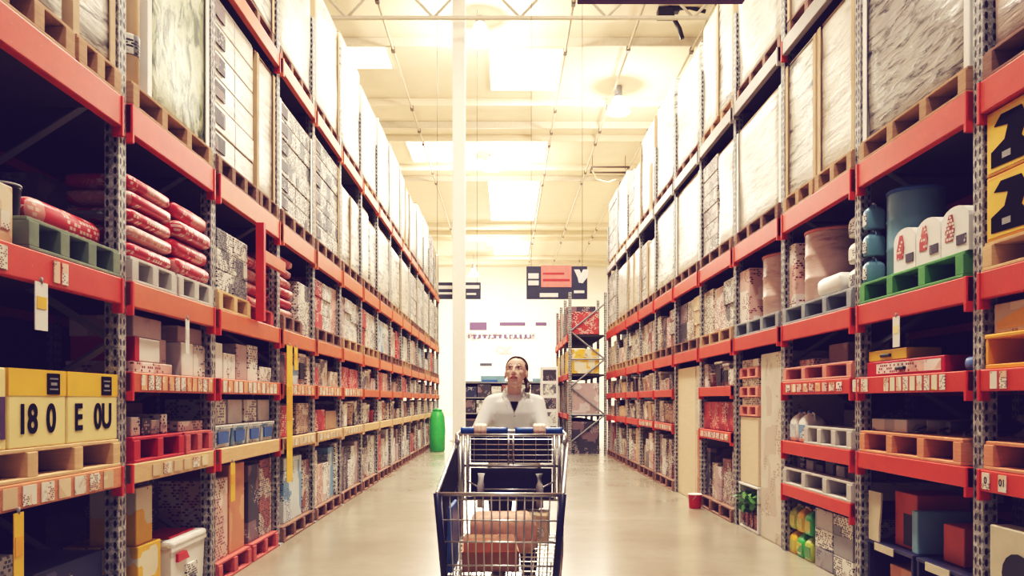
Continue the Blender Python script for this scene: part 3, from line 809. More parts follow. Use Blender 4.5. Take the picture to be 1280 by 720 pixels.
o = hanging_tag(.075, .17, [M['white'], M['paleyellow']]); put(o, RR, yr(1130), 1.665, -.045, .004); tag(o, 'white and yellow tag hanging above the yellow case', 'tag')
pal(RR, 1, 1.79, 3.77, 4.89, 'pal_green', 'green pallet')
def arch_box(w, d, h):
    def mk():
        b = B(); pts = [(-w/2, 0), (w/2, 0), (w/2, h*.72)] + [(w/2*math.cos(a), h*.72+h*.28*math.sin(a)) for a in [PI*i/10 for i in range(1, 10)]] + [(-w/2, h*.72)]
        poly(b, pts, d/2, d); o = obj('rounded_box', b, M['white'])
        b = B(); poly(b, [(-w*.34, h*.3), (-w*.05, h*.3), (.0, h*.55), (-w*.08, h*.85), (-w*.2, h*.85), (-w*.34, h*.5)], -d/2-.0005, .003); obj('red_print', b, M['c_red'], o)
        b = B(); bx(b, (w*.08, -d/2-.004, h*.16), (w*.42, -d/2-.0005, h*.36)); obj('black_print', b, M['c_dark'], o)
        return o
    return proto(('arch', round(w, 2)), mk)
for k, (y0, y1) in enumerate(((3.76, 4.0), (4.005, 4.245), (4.25, 4.49))):
    Lput(arch_box(.235, .3, .235), 1, 1.79, y0, y1, 1.921, .0, .3, 'white round-topped box with red print', 'box', None, RR)
Lput(drum(.155, .52, M['ltblue'], M['blue']), 1, 1.79, 4.49, 4.81, 1.921, .05, .32, 'large pale blue plastic drum', 'drum', None, RR)
for k in range(3):
    for q in range(1):
        o = jug(.065, .12, .165, M['ltblue'], M['white'], 'water_bottle', M['c_dots']); Lput(o, 1, 1.79, 4.82, 4.888, 1.921+k*.167, .0, .12, 'blue and white bottle in the stacked column', 'bottle', None, RR)
pal(RR, 1, 2.67, 3.75, 4.90, 'pal', 'wooden pallet with orange block ends')
wload(RR, 1, 2.67, 3.76, 4.89, 1.2, 'film_dark', 'large glossy creased film load', 'white', seed=10)

# ---- right, third bay
for q in range(3):
    for k in range(2):
        o = jug(.145, .15, .19, M[('lime', 'green', 'yellow')[(q+k) % 3]], M['white'], 'jug', M['c_green']); Lput(o, 2, 0, 5.78+q*.155, 5.925+q*.155, .001+k*.192, .03, .15, ('yellow-green', 'bright green', 'yellow')[(q+k) % 3]+' labelled jug', 'jug', None, RR)
for k in range(3):
    for q in range(2):
        box(RR, 2, 0, 5.08+q*.32, 5.39+q*.32, .14, ('c_dots', 'c_grey')[(k+q) % 2], ('black and white carton', 'grey printed carton')[(k+q) % 2], zz=.001+k*.141, d=.4)
pal(RR, 2, .54, 5.0, 6.24, 'pal_pale', 'pale grey pallet')
for k in range(6):
    box(RR, 2, .54, 5.1+k*.18, 5.24+k*.18, .06+.02*(k % 3), ('c_dark', 'c_grey', 'c_dark')[k % 3], ('small black box', 'small grey box', 'little black box')[k % 3], zz=.671, inset=.06, d=.2)
for k in range(2):
    o = jug(.16, .16, .24, M['white'], M['blue'], 'jug', M['c_blue']); Lput(o, 2, .88, 5.86+k*.18, 6.02+k*.18, None, .02, .16, 'white jug with blue label', 'jug', None, RR)
pal(RR, 2, .88, 5.0, 5.80, 'pal_pale', 'pale grey pallet beside white jugs')
box(RR, 2, .88, 5.35, 5.62, .12, 'c_dark', 'dark box', zz=1.011, inset=.2, d=.3)
pal(RR, 2, 1.34, 5.0, 6.24, 'pinkpl', 'salmon pink slotted tray', h=.11)
box(RR, 2, 1.34, 5.55, 5.88, .16, 'c_mauve', 'dark mauve carton', zz=1.451, inset=.2, d=.3)
box(RR, 2, 1.34, 5.90, 6.20, .06, 'c_pink', 'low pink carton', zz=1.451, inset=.1, d=.3)
pal(RR, 2, 1.79, 5.0, 6.24, 'pal_grey', 'grey-blue plastic pallet')
Lput(drum(.22, .54, M['film_pink'], M['pinkpl']), 2, 1.79, 5.64, 6.08, 1.921, .03, .44, 'large pink wrapped drum', 'drum', None, RR)
box(RR, 2, 1.79, 6.09, 6.23, .50, 'c_pink', 'tall pink and cream carton', zz=1.921, d=.35)
o = sack(.40, .24, .14, M['white'], 'bag'); Lput(o, 2, 1.79, 5.21, 5.61, 1.921, .0, .24, 'flat white bag before the pink drum', 'bag', None, RR)
for k in range(3):
    o = jug(.16, .16, .17, M['white'], M['black'], 'jug', M['c_dots']); Lput(o, 2, 1.79, 5.03, 5.19, 1.921+k*.172, .04, .16, 'white jug with black cap', 'jug', None, RR)
pal(RR, 2, 2.67, 5.0, 5.60, 'pal', 'wooden pallet'); wload(RR, 2, 2.67, 5.0, 5.60, 1.15, 'film_b', 'cream wrapped load with tan corner boards', 'tan', seed=11)
pal(RR, 2, 2.67, 5.63, 6.24, 'pal', 'second wooden pallet'); wload(RR, 2, 2.67, 5.63, 6.24, 1.05, 'film', 'white wrapped load with tan corner boards', 'tan', seed=12)
pal(RR, 2, 4.05, 5.05, 6.2, 'pal_d', 'weathered pallet'); wload(RR, 2, 4.05, 5.05, 6.2, 1.2, 'film_b', 'cream wrapped load', 'tan', seed=13)

# ---- right, fourth bay
box(RR, 3, 0, 6.36, 6.92, 1.60, 'c_panel', 'tall white panel pack reaching the beam', d=.5, name='panel_pack', cat='panel pack')
o = crate(.56, .45, .42, M['white'], 'plant_crate'); Lput(o, 3, 0, 6.97, 7.54, None, .02, .45, 'white crate of leafy plants', 'crate', None, RR)
b = B(); rr = random.Random(5)
for k in range(90):
    x, z = rr.uniform(-.26, .26), rr.uniform(.2, .35); y = rr.uniform(-.28, -.1)
    m = Matrix.Translation((x, y, z)) @ Matrix.Rotation(rr.uniform(0, 6), 4, 'Z') @ Matrix.Rotation(rr.uniform(-1.2, 1.2), 4, 'X') @ Matrix.Diagonal((.028, .05, 1, 1))
    bmesh.ops.create_circle(b, cap_ends=True, segments=6, radius=1, matrix=m)
obj('foliage', b, M['leaf'], o)
b = B()
for k in range(4): bx(b, (-.24+k*.13, -.22, .02), (-.14+k*.13, -.12, .17), 0, .02)
obj('flower_pot', b, M['c_mix'], o)
box(RR, 3, 0, 6.99, 7.52, .62, 'ply', 'pale plywood box over the plant crate', zz=.425, inset=.03, d=.45, name='plywood_box')
for k in range(3):
    o = pallet(.54, .4, M['pinkpl'], .10, True, 'tray'); Lput(o, 3, 0, 6.98, 7.53, 1.05+k*.175, .02, .4, 'salmon tray over the plywood box', 'tray', None, RR)
    box(RR, 3, 0, 7.0, 7.5, .073, 'c_cream', 'low cream carton between salmon trays', zz=1.151+k*.175, inset=.04, d=.36)
pal(RR, 3, 1.79, 6.34, 7.56, 'pal_grey', 'grey-blue slotted pallet')
Lput(drum(.28, .55, M['film_pink'], M['pinkpl']), 3, 1.79, 6.62, 7.2, 1.921, .05, .58, 'large mottled pink drum', 'drum', None, RR)
box(RR, 3, 1.79, 7.24, 7.54, .5, 'c_pink', 'tall pink printed carton', zz=1.921, d=.4)
# ---- right, fifth and sixth bays
o = bucket(.075, .16, M['redpl'], M['white'], 'bucket'); put(o, RR, 8.72, .001, -.19, .15); tag(o, 'small red bucket on the floor before the right rack', 'bucket')
box(RR, 5, 0, 9.30, 10.24, 1.60, 'ply', 'tall pale tan panel pack reaching the beam', d=.5, name='panel_pack', cat='panel pack')
box(RR, 5, 0, 9.01, 9.27, 1.60, 'c_panel', 'narrow tall white panel pack', d=.5, name='panel_pack', cat='panel pack')
b = B(); bx(b, (-.04, -.26, 0), (.04, -.251, .85)); obj('orange_edge_strip', b, M['c_orange'], [o for o in C.objects if str(o.get('label', '')).startswith('narrow tall white panel')][0])

# ------------------------------------------------------------------ the farther bays: every carton, bin, can and pallet its own thing
DONE = {('left', 0), ('left', 1), ('left', 2), ('right', 0), ('right', 1), ('right', 2)}
PAL_L = ['c_cream', 'c_white', 'c_dots', 'c_cream', 'c_pink', 'c_mix', 'c_white', 'c_tan', 'c_blue', 'c_dots', 'c_dark', 'c_cream', 'c_white', 'c_mauve', 'c_red']
PAL_R = ['c_cream', 'c_pink', 'c_cream', 'c_dots', 'c_pink', 'c_white', 'c_mix', 'c_tan', 'c_mauve', 'c_dots', 'c_dark', 'c_cream', 'c_pink', 'c_white']
WORD = {'c_cream': 'cream printed', 'c_white': 'white printed', 'c_dots': 'black-specked white', 'c_pink': 'pinkish printed', 'c_mix': 'many-coloured', 'c_tan': 'tan', 'c_blue': 'pale blue and white',
        'c_red': 'red printed', 'c_dark': 'dark printed', 'c_mauve': 'mauve', 'c_brown': 'brown', 'c_grey': 'grey', 'c_orange': 'orange-brown', 'c_green': 'green', 'c_yellow': 'yellow', 'c_navy': 'navy'}
FILMS = [('film', 'white'), ('film_b', 'cream'), ('film', 'white'), ('film_b', 'cream'), ('c_dots', 'black-specked'), ('c_white', 'white carton')]
def fill(r, bay, z, y0, y1, palette, hmax, wr, kindset, zz=None):
    y = y0
    while y < y1-.12:
        w = min(R.uniform(*wr), y1-y)
        if y1-(y+w) < .12: w = y1-y
        m = R.choice(palette); kd = R.choice(kindset); base = z if zz is None else zz
        h = hmax*R.choice((R.uniform(.45, .7), R.uniform(.75, 1.0), R.uniform(.85, 1.0)))
        if kd == 'can' and w < .36:
            rr_ = min(w/2-.006, .13); o = bucket(rr_, min(h, rr_*2.6), M[m], M['white'], 'paint_can', False, bay < 6)
            Lput(o, bay, z, y, y+w, base, .03, rr_*2, f'{WORD[m]} can', 'can', None, r)
        elif kd == 'tote':
            o = tote(w-.02, .36, h, M[m], M[R.choice(['blue', 'black', 'redpl'])], M['white'], 'storage_bin', bay < 6)
            Lput(o, bay, z, y, y+w, base, .03, .38, f'{WORD[m]} lidded bin', 'bin', None, r)
        elif kd == 'stack':
            n = R.choice((2, 3)); h2 = hmax*.92/n
            for q in range(n):
                Lput(carton(round(w-.01, 2), .4, round(h2-.002, 3), M[m]), bay, z, y, y+w, base+q*h2, .02+R.uniform(0, .03), .4, f'{WORD[m]} carton in a stack', 'box', None, r)
        else:
            Lput(carton(round(w-.008, 2), .42, round(h, 2), M[m]), bay, z, y, y+w, base, .02+R.uniform(0, .05), .42, f'{WORD[m]} {"tall " if h > w*1.4 else ""}carton', 'box', None, r)
        y += w
def stock(r, bay, levels, palette):
    a, b_ = r.posts[bay]+.05, r.posts[bay+1]-.05
    fine = bay < 5
    key = (r.side, bay)
    def free(z):
        return not any(k[0] == r.side and k[1] == bay and k[2] == z for k in SLOT)
    far = bay > 8
    if free(0):
        pal(r, bay, 0, a, b_, 'pal_d', 'weathered floor pallet', fine=fine)
        fill(r, bay, 0, a, b_, palette+['c_dark', 'c_mix'], .60, (.2, .34) if not far else (.34, .5), ['carton'], .131)
    if .88 in levels and free(.88): fill(r, bay, .88, a, b_, palette, .32, (.2, .36) if not far else (.38, .6), ['carton', 'carton', 'tote', 'can'] if not far else ['carton'])
    if 1.34 in levels and free(1.34): fill(r, bay, 1.34, a, b_, palette, .30, (.2, .36) if not far else (.38, .6), ['carton', 'carton', 'can', 'tote'] if not far else ['carton'])
    if free(1.79):
        pal(r, bay, 1.79, a, b_, 'pal_d' if R.random() < .6 else 'pal', 'wooden pallet', fine=fine)
        fill(r, bay, 1.79, a, b_, palette, .54, (.28, .45) if not far else (.5, .65), ['stack', 'carton', 'stack'] if not far else ['carton'], 1.921)
    for z in (2.67, 4.05):
        if not free(z): continue
        if z == 4.05 and bay < 2: continue
        pal(r, bay, z, a+.01, b_-.01, R.choice(['pal_d', 'pal_d', 'pal']), 'wooden pallet', fine=fine)
        h = 1.06*R.uniform(.86, 1.0) if z < 4 else R.uniform(.95, 1.35)
        if R.random() < .6:
            m, wd = R.choice(FILMS)
            wload(r, bay, z, a, b_, h, m, f'{wd} wrapped load', R.choice(['tan', None, 'white', None]), 'layers' if m[0] == 'c' else 'plain', 'c_dark' if m == 'c_dots' else None, seed=bay)
        else:
            c = (a+b_)/2
            for (p, q) in ((a, c-.01), (c+.01, b_)):
                m, wd = R.choice(FILMS)
                wload(r, bay, z, p, q, h*R.uniform(.9, 1.0), m, f'narrow {wd} wrapped load', R.choice(['tan', None, None]), 'plain' if m[0] == 'f' else 'layers', None, seed=bay+1)
# a few coloured accents seen down the aisle
for bay, y0, y1, z, h, m in ((5, 9.05, 9.55, 1.34, .25, 'c_red'), (5, 9.58, 10.15, 1.34, .24, 'c_red'), (4, 7.80, 8.30, .88, .22, 'c_red'), (4, 8.32, 8.86, .88, .20, 'c_brown'), (7, 11.70, 12.2, 1.34, .28, 'c_red'), (7, 12.22, 12.7, 1.34, .28, 'c_pink')):
    box(RL, bay, z, y0, y1, h, m, WORD[m]+' carton')
for k in range(4): 
    box(RR, 4, .88, 7.70+k*.30, 7.99+k*.30, .3, 'c_red', 'red labelled carton', d=.35)
for i in range(len(LP)-1): stock(RL, i, lev_l(i), PAL_L)
for i in range(len(RP)-1): stock(RR, i, lev_r(i), PAL_R)
# tall tan tube on the right top shelf, green barrel at the far end of the left rack
b = B(); bx(b, (-.10, -.009, 0), (.10, .009, .72), 0, .003); o = obj('tan_board', b, M['tan']); put(o, RR, 11.9, 4.05+.001, -.024, .018)
tag(o, 'upright tan board standing before the loads on the right topmost shelf', 'board')
b = B(); lathe(b, [(.16, 0), (.175, .02), (.19, .5), (.17, .8), (.13, .92), (.10, .95)], 18); o = obj('refuse_bag_roll', b, M['green']); o.location = (-1.60, 18.4, 0.001)
b = B(); lathe(b, [(.11, .945), (.13, .96), (.05, 1.0)], 14); obj('tied_top', b, M['green'], o)
tag(o, 'tall bright green wrapped roll standing at the far left rack', 'roll')

# ------------------------------------------------------------------ the second right rack, set forward beyond the first
R2 = make_rack(1.40, 1, [17.5, 18.9, 20.3, 21.7], lambda i: [.88, 1.79, 2.67], 'farther rack beyond the right rack, set forward into the aisle', 'far', lambda i, z: M['beam'], 3.6, .86, 0)
for i in range(3):
    a, b_ = R2.posts[i]+.05, R2.posts[i+1]-.05; c = (a+b_)/2
    for q, (p0, p1) in enumerate(((a, c), (c, b_))):
        box(R2, i, 0, p0, p1, .72, ('c_dark', 'c_navy', 'c_dark')[(i+q) % 3], ('dark printed carton', 'navy printed carton', 'black printed carton')[(i+q) % 3], d=.66)
        box(R2, i, .88, p0, p1, .70, ('c_mauve', 'c_dark', 'c_mix')[(i+q) % 3], ('mauve carton', 'dark carton', 'many-coloured carton')[(i+q) % 3], d=.66)
        box(R2, i, 1.79, p0, p1, .55, ('c_yellow', 'c_yellow', 'c_tan')[(i+q) % 3], ('yellow carton', 'yellow printed carton', 'tan carton')[(i+q) % 3], d=.66)
        box(R2, i, 2.67, p0, p1, .5+.2*q, ('c_red', 'c_dark', 'c_pink')[(i+q) % 3], ('red carton', 'dark carton', 'pink carton')[(i+q) % 3], d=.66)

# ------------------------------------------------------------------ the building
CEIL = 13.4; YF = 72.0; YN = -3.0; XW = 23.0; KC = 12.2/7.8
def floor_mat():
    t = NT('polished_concrete'); v = t.coord(False)
    a = t.n('TexNoise', i_Scale=.7, i_Detail=7.0, i_Roughness=.62); t.l(v, a.inputs['Vector'])
    c = t.n('TexNoise', i_Scale=9.0, i_Detail=6.0); t.l(v, c.inputs['Vector'])
    col = t.mix(a.outputs['Fac'], (.25, .22, .16), (.45, .41, .32))
    col = t.mix(t.math('MULTIPLY', t.math('SUBTRACT', c.outputs['Fac'], .5), 1.4, True), col, (.30, .26, .20))
    br = t.n('TexBrick', i_Scale=1.0, offset=0.0, i_Color1=(0,0,0,1), i_Color2=(0,0,0,1), i_Mortar=(1,1,1,1))
    br.inputs['Brick Width'].default_value = 4.2; br.inputs['Row Height'].default_value = 4.2; br.inputs['Mortar Size'].default_value = .006
    mp = t.n('Mapping'); mp.inputs['Location'].default_value = (1.9, .6, 0); t.l(v, mp.inputs[0]); t.l(mp.outputs[0], br.inputs['Vector'])
    col = t.mix(t.math('MULTIPLY', br.outputs['Fac'], .6), col, (.20, .17, .13))
    ro = t.n('MapRange'); ro.inputs['To Min'].default_value = .12; ro.inputs['To Max'].default_value = .30
    t.l(a.outputs['Fac'], ro.inputs['Value'])
    return t.fin(col, ro.outputs[0], 0, .6)
b = B(); bx(b, (-XW, YN, -.1), (XW, YF, 0)); struct('floor', b, floor_mat())
ceil_m = plain('white_roof_deck', (.70, .60, .45), .8, var=.05, scale=1.5)
pur_m = plain('roof_steel_paint', (.62, .54, .43), .7, var=.08)
# skylight openings in the roof deck
SKY = [(-.36, 1.26, 17.4, 19.7), (-3.75, -2.65, 17.1, 18.4), (-3.0, -1.25, 23.4, 25.6), (-.45, 1.25, 23.6, 25.6), (-.62, 1.22, 27.8, 34.0), (5.2, 6.8, 17.4, 19.7), (-.4, 1.3, 8.4, 10.6), (-.6, 1.2, 38.0, 42.0)]
SKY = [tuple(v*KC for v in s_) for s_ in SKY]
b = B()
xs = sorted({-XW, XW} | {x for s_ in SKY for x in s_[:2]}); ys = sorted({YN, YF} | {y for s_ in SKY for y in s_[2:]})
for x0, x1 in zip(xs, xs[1:]):
    for y0, y1 in zip(ys, ys[1:]):
        if any(s_[0] <= x0 and x1 <= s_[1] and s_[2] <= y0 and y1 <= s_[3] for s_ in SKY): continue
        f = b.faces.new([b.verts.new(p) for p in ((x0, y0, CEIL), (x0, y1, CEIL), (x1, y1, CEIL), (x1, y0, CEIL))])
bmesh.ops.remove_doubles(b, verts=b.verts, dist=1e-4)
struct('ceiling', b, ceil_m)
sky_m = emit('skylight_diffuser', (1, .96, .86), 7)
for k, (x0, x1, y0, y1) in enumerate(SKY):
    b = B(); bx(b, (x0, y0, CEIL+.02), (x1, y1, CEIL+.05)); p = struct(f'window_{k+1}', b, sky_m)
    b = B()
    for lo, hi in (((x0-.05, y0-.05, CEIL-.05), (x1+.05, y0, CEIL+.06)), ((x0-.05, y1, CEIL-.05), (x1+.05, y1+.05, CEIL+.06)), ((x0-.05, y0, CEIL-.05), (x0, y1, CEIL+.06)), ((x1, y0, CEIL-.05), (x1+.05, y1, CEIL+.06))): bx(b, lo, hi)
    obj('window_frame', b, ceil_m, p)
n = 1
def trim(bm, m):
    global n
    o = struct(f'trim_{n}', bm, m); n += 1; return o
# purlins across the aisle, open-web girders and long conduits along it
for y in (13.0, 14.8, 16.9, 20.3, 22.0, 23.1, 26.0, 27.3, 34.6, 36.2, 37.6, 42.4, 44.0):
    y0_, y = y, y*KC
    b = B(); bx(b, (-XW, y-.05, CEIL-.30), (XW, y+.05, CEIL-.005)); trim(b, pur_m if y0_ in (16.9, 22.0, 27.3) else ceil_m)
for yy in (13.9*KC,):
    b = B(); z1, z0 = CEIL-.32, CEIL-1.65
    bx(b, (-XW, yy-.06, z1-.07), (XW, yy+.06, z1)); bx(b, (-XW, yy-.06, z0), (XW, yy+.06, z0+.07))
    x = -14.0
    while x < 14:
        rod(b, (x, yy, z0+.04), (x+1.2, yy, z1-.04), .04, 6); rod(b, (x+1.2, yy, z1-.04), (x+2.4, yy, z0+.04), .04, 6); x += 2.4
    trim(b, pur_m)
b = B(); x = 0
PIPE = plain('conduit_grey', (.13, .10, .08), .6); PIPE2 = plain('roof_pipe_paint', (.50, .41, .30), .6)
for x0_, z in ((2.64, CEIL-.40), (4.0, CEIL-.44), (-2.42, CEIL-.40), (1.28, CEIL-.48)):
    x = x0_*KC; b = B(); y0 = 17.0; rod(b, (x, y0, z), (x, YF-.2, z), .042, 8); o = obj('ceiling_pipe', b, PIPE2)
    for yy in [v*KC for v in (13.0, 14.8, 16.9, 20.3, 22.0, 23.1, 26.0, 27.3, 34.6, 36.2, 37.6, 42.4)]:
        b = B(); bx(b, (x-.06, yy-.10, z-.08), (x+.06, yy+.10, z+.08)); rod(b, (x, yy, z+.05), (x, yy, CEIL-.28), .015, 5); obj('clamp', b, PIPE, o)
    tag(o, {2.64: 'thin roof pipe above the right half of the aisle', 4.0: 'thin roof pipe above the right rack', -2.42: 'thin roof pipe above the left rack', 1.28: 'thin roof pipe by the skylights, nearest the aisle centre'}[x0_], 'pipe', 'roof pipes along the aisle')
# walls
wall_m = plain('far_wall_paint', (.80, .74, .64), .8, var=.05, scale=.6)
b = B(); bx(b, (-XW, YF, 0), (XW, YF+.2, CEIL+.3)); struct('wall_far', b, wall_m)
b = B(); bx(b, (-XW-.2, YN, 0), (-XW, YF, CEIL+.3)); struct('wall_left', b, wall_m)
b = B(); bx(b, (XW, YN, 0), (XW+.2, YF, CEIL+.3)); struct('wall_right', b, wall_m)
# dark sheets added behind the racks to stand in for deep shelf shade
b = B(); bx(b, (-3.06, YN, 0), (-3.0, 22.1, 4.9)); struct('shade_panel_left', b, M['dark'])
b = B(); bx(b, (3.34, YN, 0), (3.40, 22.6, 4.9)); struct('shade_panel_right', b, M['dark'])
# column
col_m = plain('column_white', (.86, .82, .74), .6, var=.04)
b = B(); bx(b, (-1.53, 22.6, 0), (-1.17, 22.96, CEIL-.2), 0, .01); bx(b, (-1.6, 22.53, 0), (-1.10, 23.03, .05)); struct('trim_column', b, col_m)
# far wall lettering band and coloured patches, flat signs on the wall
def board(name, x0, x1, y, z0, z1, m, label, cat='sign', th=.05, extra=None):
    kw = YF/46; x0, x1, z0, z1 = x0*kw, x1*kw, 1.2+(z0-1.2)*kw, 1.2+(z1-1.2)*kw
    b = B(); bx(b, (x0, y-th, z0), (x1, y, z1), 0, .004); o = obj(name, b, m)
    tag(o, label, cat, 'signs on the far wall'); return o
dark_purple = plain('dark_purple_board', (.10, .05, .12), .6)
navy_b = plain('navy_sign_board', (.035, .04, .07), .5)
letter_m = printed('wall_lettering', (.80, .74, .66), (.18, .12, .12), (.40, .34, .32), .3, .62, .07)
o = board('wall_sign', -2.1, -1.10, YF-.02, 4.9+.4, 5.75, dark_purple, 'small dark purple panel on the far wall beside the column')
o = board('wall_sign', -.35, 1.15, YF-.02, 5.55, 5.75, dark_purple, 'thin dark line of lettering high on the far wall')
o = board('wall_sign', 1.75, 2.4, YF-.02, 5.55, 5.75, dark_purple, 'short dark lettering high on the far wall')
o = board('wall_sign', -2.3, 1.7, YF-.02, 4.72, 5.12, letter_m, 'broad cream wall sign with a row of dark letters')
for k in range(13):
    b = B(); w = .16 if k % 4 else .1; bx(b, ((-2.2+k*.3)*YF/46, YF-.09, 1.2+3.60*YF/46), ((-2.2+k*.3+w)*YF/46, YF-.07, 1.2+3.84*YF/46)); obj('letter_mark', b, dark_purple, o)
o = board('wall_sign', -.6, .35, YF-.02, 3.9, 4.35, M['c_pink'], 'pale wall poster with pink lines')
o = board('wall_sign', -1.5, -.8, YF-.02, 3.2, 3.36, navy_b, 'short black wall plate low on the far wall')
# hanging department signs
def hang_sign(x0, x1, y, z0, z1, label, lines, center=None, emblem=False):
    o = empty('hanging_sign'); o.location = ((x0+x1)/2, y, z0); w = x1-x0; h = z1-z0
    b = B(); bx(b, (-w/2, -.03, 0), (w/2, .03, h), 0, .006); obj('sign_panel', b, navy_b, o)
    wm = M['white']
    for (a, b0, c, d) in lines:
        b = B(); bx(b, (-w/2+a*w, -.045, b0*h), (-w/2+c*w, -.03, d*h)); obj('white_line', b, wm, o)
    if center:
        a, b0, c, d = center
        b = B(); bx(b, (-w/2+a*w, -.045, b0*h), (-w/2+c*w, -.03, d*h)); p = obj('pink_panel', b, plain('pink_sign_panel', (.74, .26, .22), .6), o)
        b = B(); bx(b, (-w/2+(a+.03)*w, -.05, (b0+.18)*h), (-w/2+(c-.03)*w, -.045, (b0+.25)*h)); bx(b, (-w/2+(a+.03)*w, -.05, (b0+.38)*h), (-w/2+(c-.12)*w, -.045, (b0+.44)*h)); obj('red_line', b, M['redpl'], p)
    if emblem:
        cx, cz, s_ = w*.40, h*.70, h*.22
        b = B(); poly(b, [(cx-s_, cz+s_*.9), (cx-.25*s_, cz+s_*.9), (cx, cz+.35*s_), (cx+.25*s_, cz+s_*.9), (cx+s_, cz+s_*.9), (cx+s_*.9, cz-.1*s_), (cx+.2*s_, cz-s_), (cx-.35*s_, cz-s_*.9), (cx-s_*.5, cz-.2*s_)], -.03, .015); obj('white_emblem', b, wm, o)
    for s_ in (-1, 1):
        b = B(); rod(b, (s_*w*.42, 0, h), (s_*w*.42, 0, CEIL-.02-z0), .008, 6); obj('hanger_rod', b, PIPE, o)
    tag(o, label, 'sign', 'hanging department signs'); return o
Y = 21.0; k_ = Y/FPX
hang_sign((658-632)*k_, (734-632)*k_, Y, 1.2+(500-374)*k_, 1.2+(500-333)*k_, 'dark hanging sign with pink centre panel and white emblem',
          [(.03, .62, .20, .78), (.03, .42, .20, .56), (.22, .06, .52, .18), (.78, .18, .95, .26)], (.24, .36, .74, 1.02), True)
Y = 24.5; k_ = Y/FPX
hang_sign((542-632)*k_, (601-632)*k_, Y, 1.2+(500-374)*k_, 1.2+(500-353)*k_, 'dark hanging sign with white lines, partly behind the white column',
          [(.04, .60, .40, .80), (.68, .62, .97, .82), (.04, .28, .40, .40), (.70, .25, .9, .36)])
Y = 6.5
o = empty('hanging_sign'); o.location = (1.285, Y, 4.493)
b = B(); bx(b, (-.69, -.04, 0), (.69, .04, .6), 0, .01); obj('sign_panel', b, dark_purple, o)
for s_ in (-1, 1):
    b = B(); rod(b, (s_*.5, 0, .6), (s_*.5, 0, CEIL-4.50), .008, 6); obj('hanger_rod', b, PIPE, o)
tag(o, 'dark purple hanging sign cut off by the top of the photo', 'sign')
# high-bay lamps
lamp_m = emit('lamp_glass', (1, .93, .80), 3)
LS = 1.5
def lamp(x, y, z, label):
    o = empty('high_bay_lamp'); o.location = (x, y, z); o.scale = (LS,)*3
    b = B(); lathe(b, [(.09, .42), (.13, .36), (.20, .22), (.30, .05), (.31, 0), (.29, .0), (.17, .2), (.08, .34), (.001, .38)], 20); obj('reflector', b, lamp_m, o)
    b = B(); lathe(b, [(.07, .40), (.10, .42), (.10, .66), (.06, .70), (.02, .72)], 14); obj('ballast_housing', b, M['grey'], o)
    b = B(); rod(b, (0, 0, .70), (0, 0, (CEIL-z)/LS), .012, 6); obj('hanger_rod', b, PIPE, o)
    tag(o, label, 'lamp', 'bell-shaped roof lamps')
    li = bpy.data.lights.new('lamp_light', 'POINT'); li.energy = LAMP; li.shadow_soft_size = .28; li.color = (1, .90, .74)
    l = bpy.data.objects.new('lamp_light', li); C.objects.link(l); l.location = (x, y, z-.45)
LAMP = 1000
def pt(px, py, Y): return ((px-632)*Y/FPX, Y, 1.2+(500-py)*Y/FPX)
for (x, y, z), lb in ((pt(600, 53, 16.0*KC), 'bell-shaped roof lamp beside the white column, highest in view'), (pt(773, 141, 19.5*KC), 'bell-shaped roof lamp above the right rack'),
                      (pt(615, 212, 25.0*KC), 'bell-shaped roof lamp before the long skylight'), (pt(617, 306, 37.0*KC), 'small distant roof lamp over the aisle end'), (pt(592, 345, 42*KC), 'smallest roof lamp just over the dark sign by the column')):
    lamp(x, y, z, lb)
for x, y, lb in ((.2, 1.6, 'added fill lamp over the viewer, out of the picture'), (.2, 6.5, 'roof lamp over the near aisle, above the picture'), (.2, 11.5, 'roof lamp over the aisle middle, above the picture')): lamp(x, y, 9.4, lb)  # the one over the viewer is added, unseen, to brighten the shopper's front
# dark roof brackets
def roof_bracket(cx, cy, cz, label, kind):
    o = empty('roof_bracket'); o.location = (cx, cy, cz); o.scale = (KC,)*3
    if kind == 0:
        b = B(); bx(b, (-.34, -.1, -.02), (-.02, .12, .18), 0, .02); bx(b, (-.12, -.08, .1), (.10, .1, .24), 0, .02); obj('heater_box', b, M['black'], o)
        b = B(); tube(b, [(-.1, 0, .16), (.3, 0, .20), (.62, 0, .12)], .04, 6); obj('arm', b, M['black'], o)
        b = B(); tube(b, [(-.05, 0, .05), (.10, 0, -.22), (.16, 0, -.42)], .045, 6); obj('stay', b, M['black'], o)
        b = B(); rod(b, (0, 0, .2), (0, 0, (CEIL-cz-.02)/KC), .012, 6); obj('hanger_rod', b, PIPE, o)
    else:
        b = B()
        for a_, c_ in (((-.55, -.3, .3), (.62, -.3, .3)), ((-.55, .3, .3), (.62, .3, .3)), ((-.55, -.3, .3), (-.55, .3, .3)), ((.62, -.3, .3), (.62, .3, .3))): rod(b, a_, c_, .03, 6)
        obj('frame', b, PIPE, o)
        b = B(); tube(b, [(-.5, 0, .28), (-.35, 0, .0), (0, 0, -.1), (.3, 0, .02)], .02, 6); obj('bracing', b, M['tan'], o)
        for x in (-.5, .55):
            b = B(); rod(b, (x, 0, .3), (x, 0, (CEIL-cz-.02)/KC), .01, 6); obj('hanger_rod', b, PIPE, o)
    tag(o, label, 'bracket')
roof_bracket(*pt(843, 22, 15.6*KC), 'black roof bracket with drooping arm near the purple sign', 0)
roof_bracket(*pt(760, 224, 25.0*KC), 'thin dark frame hung from the roof by the right rack', 1)

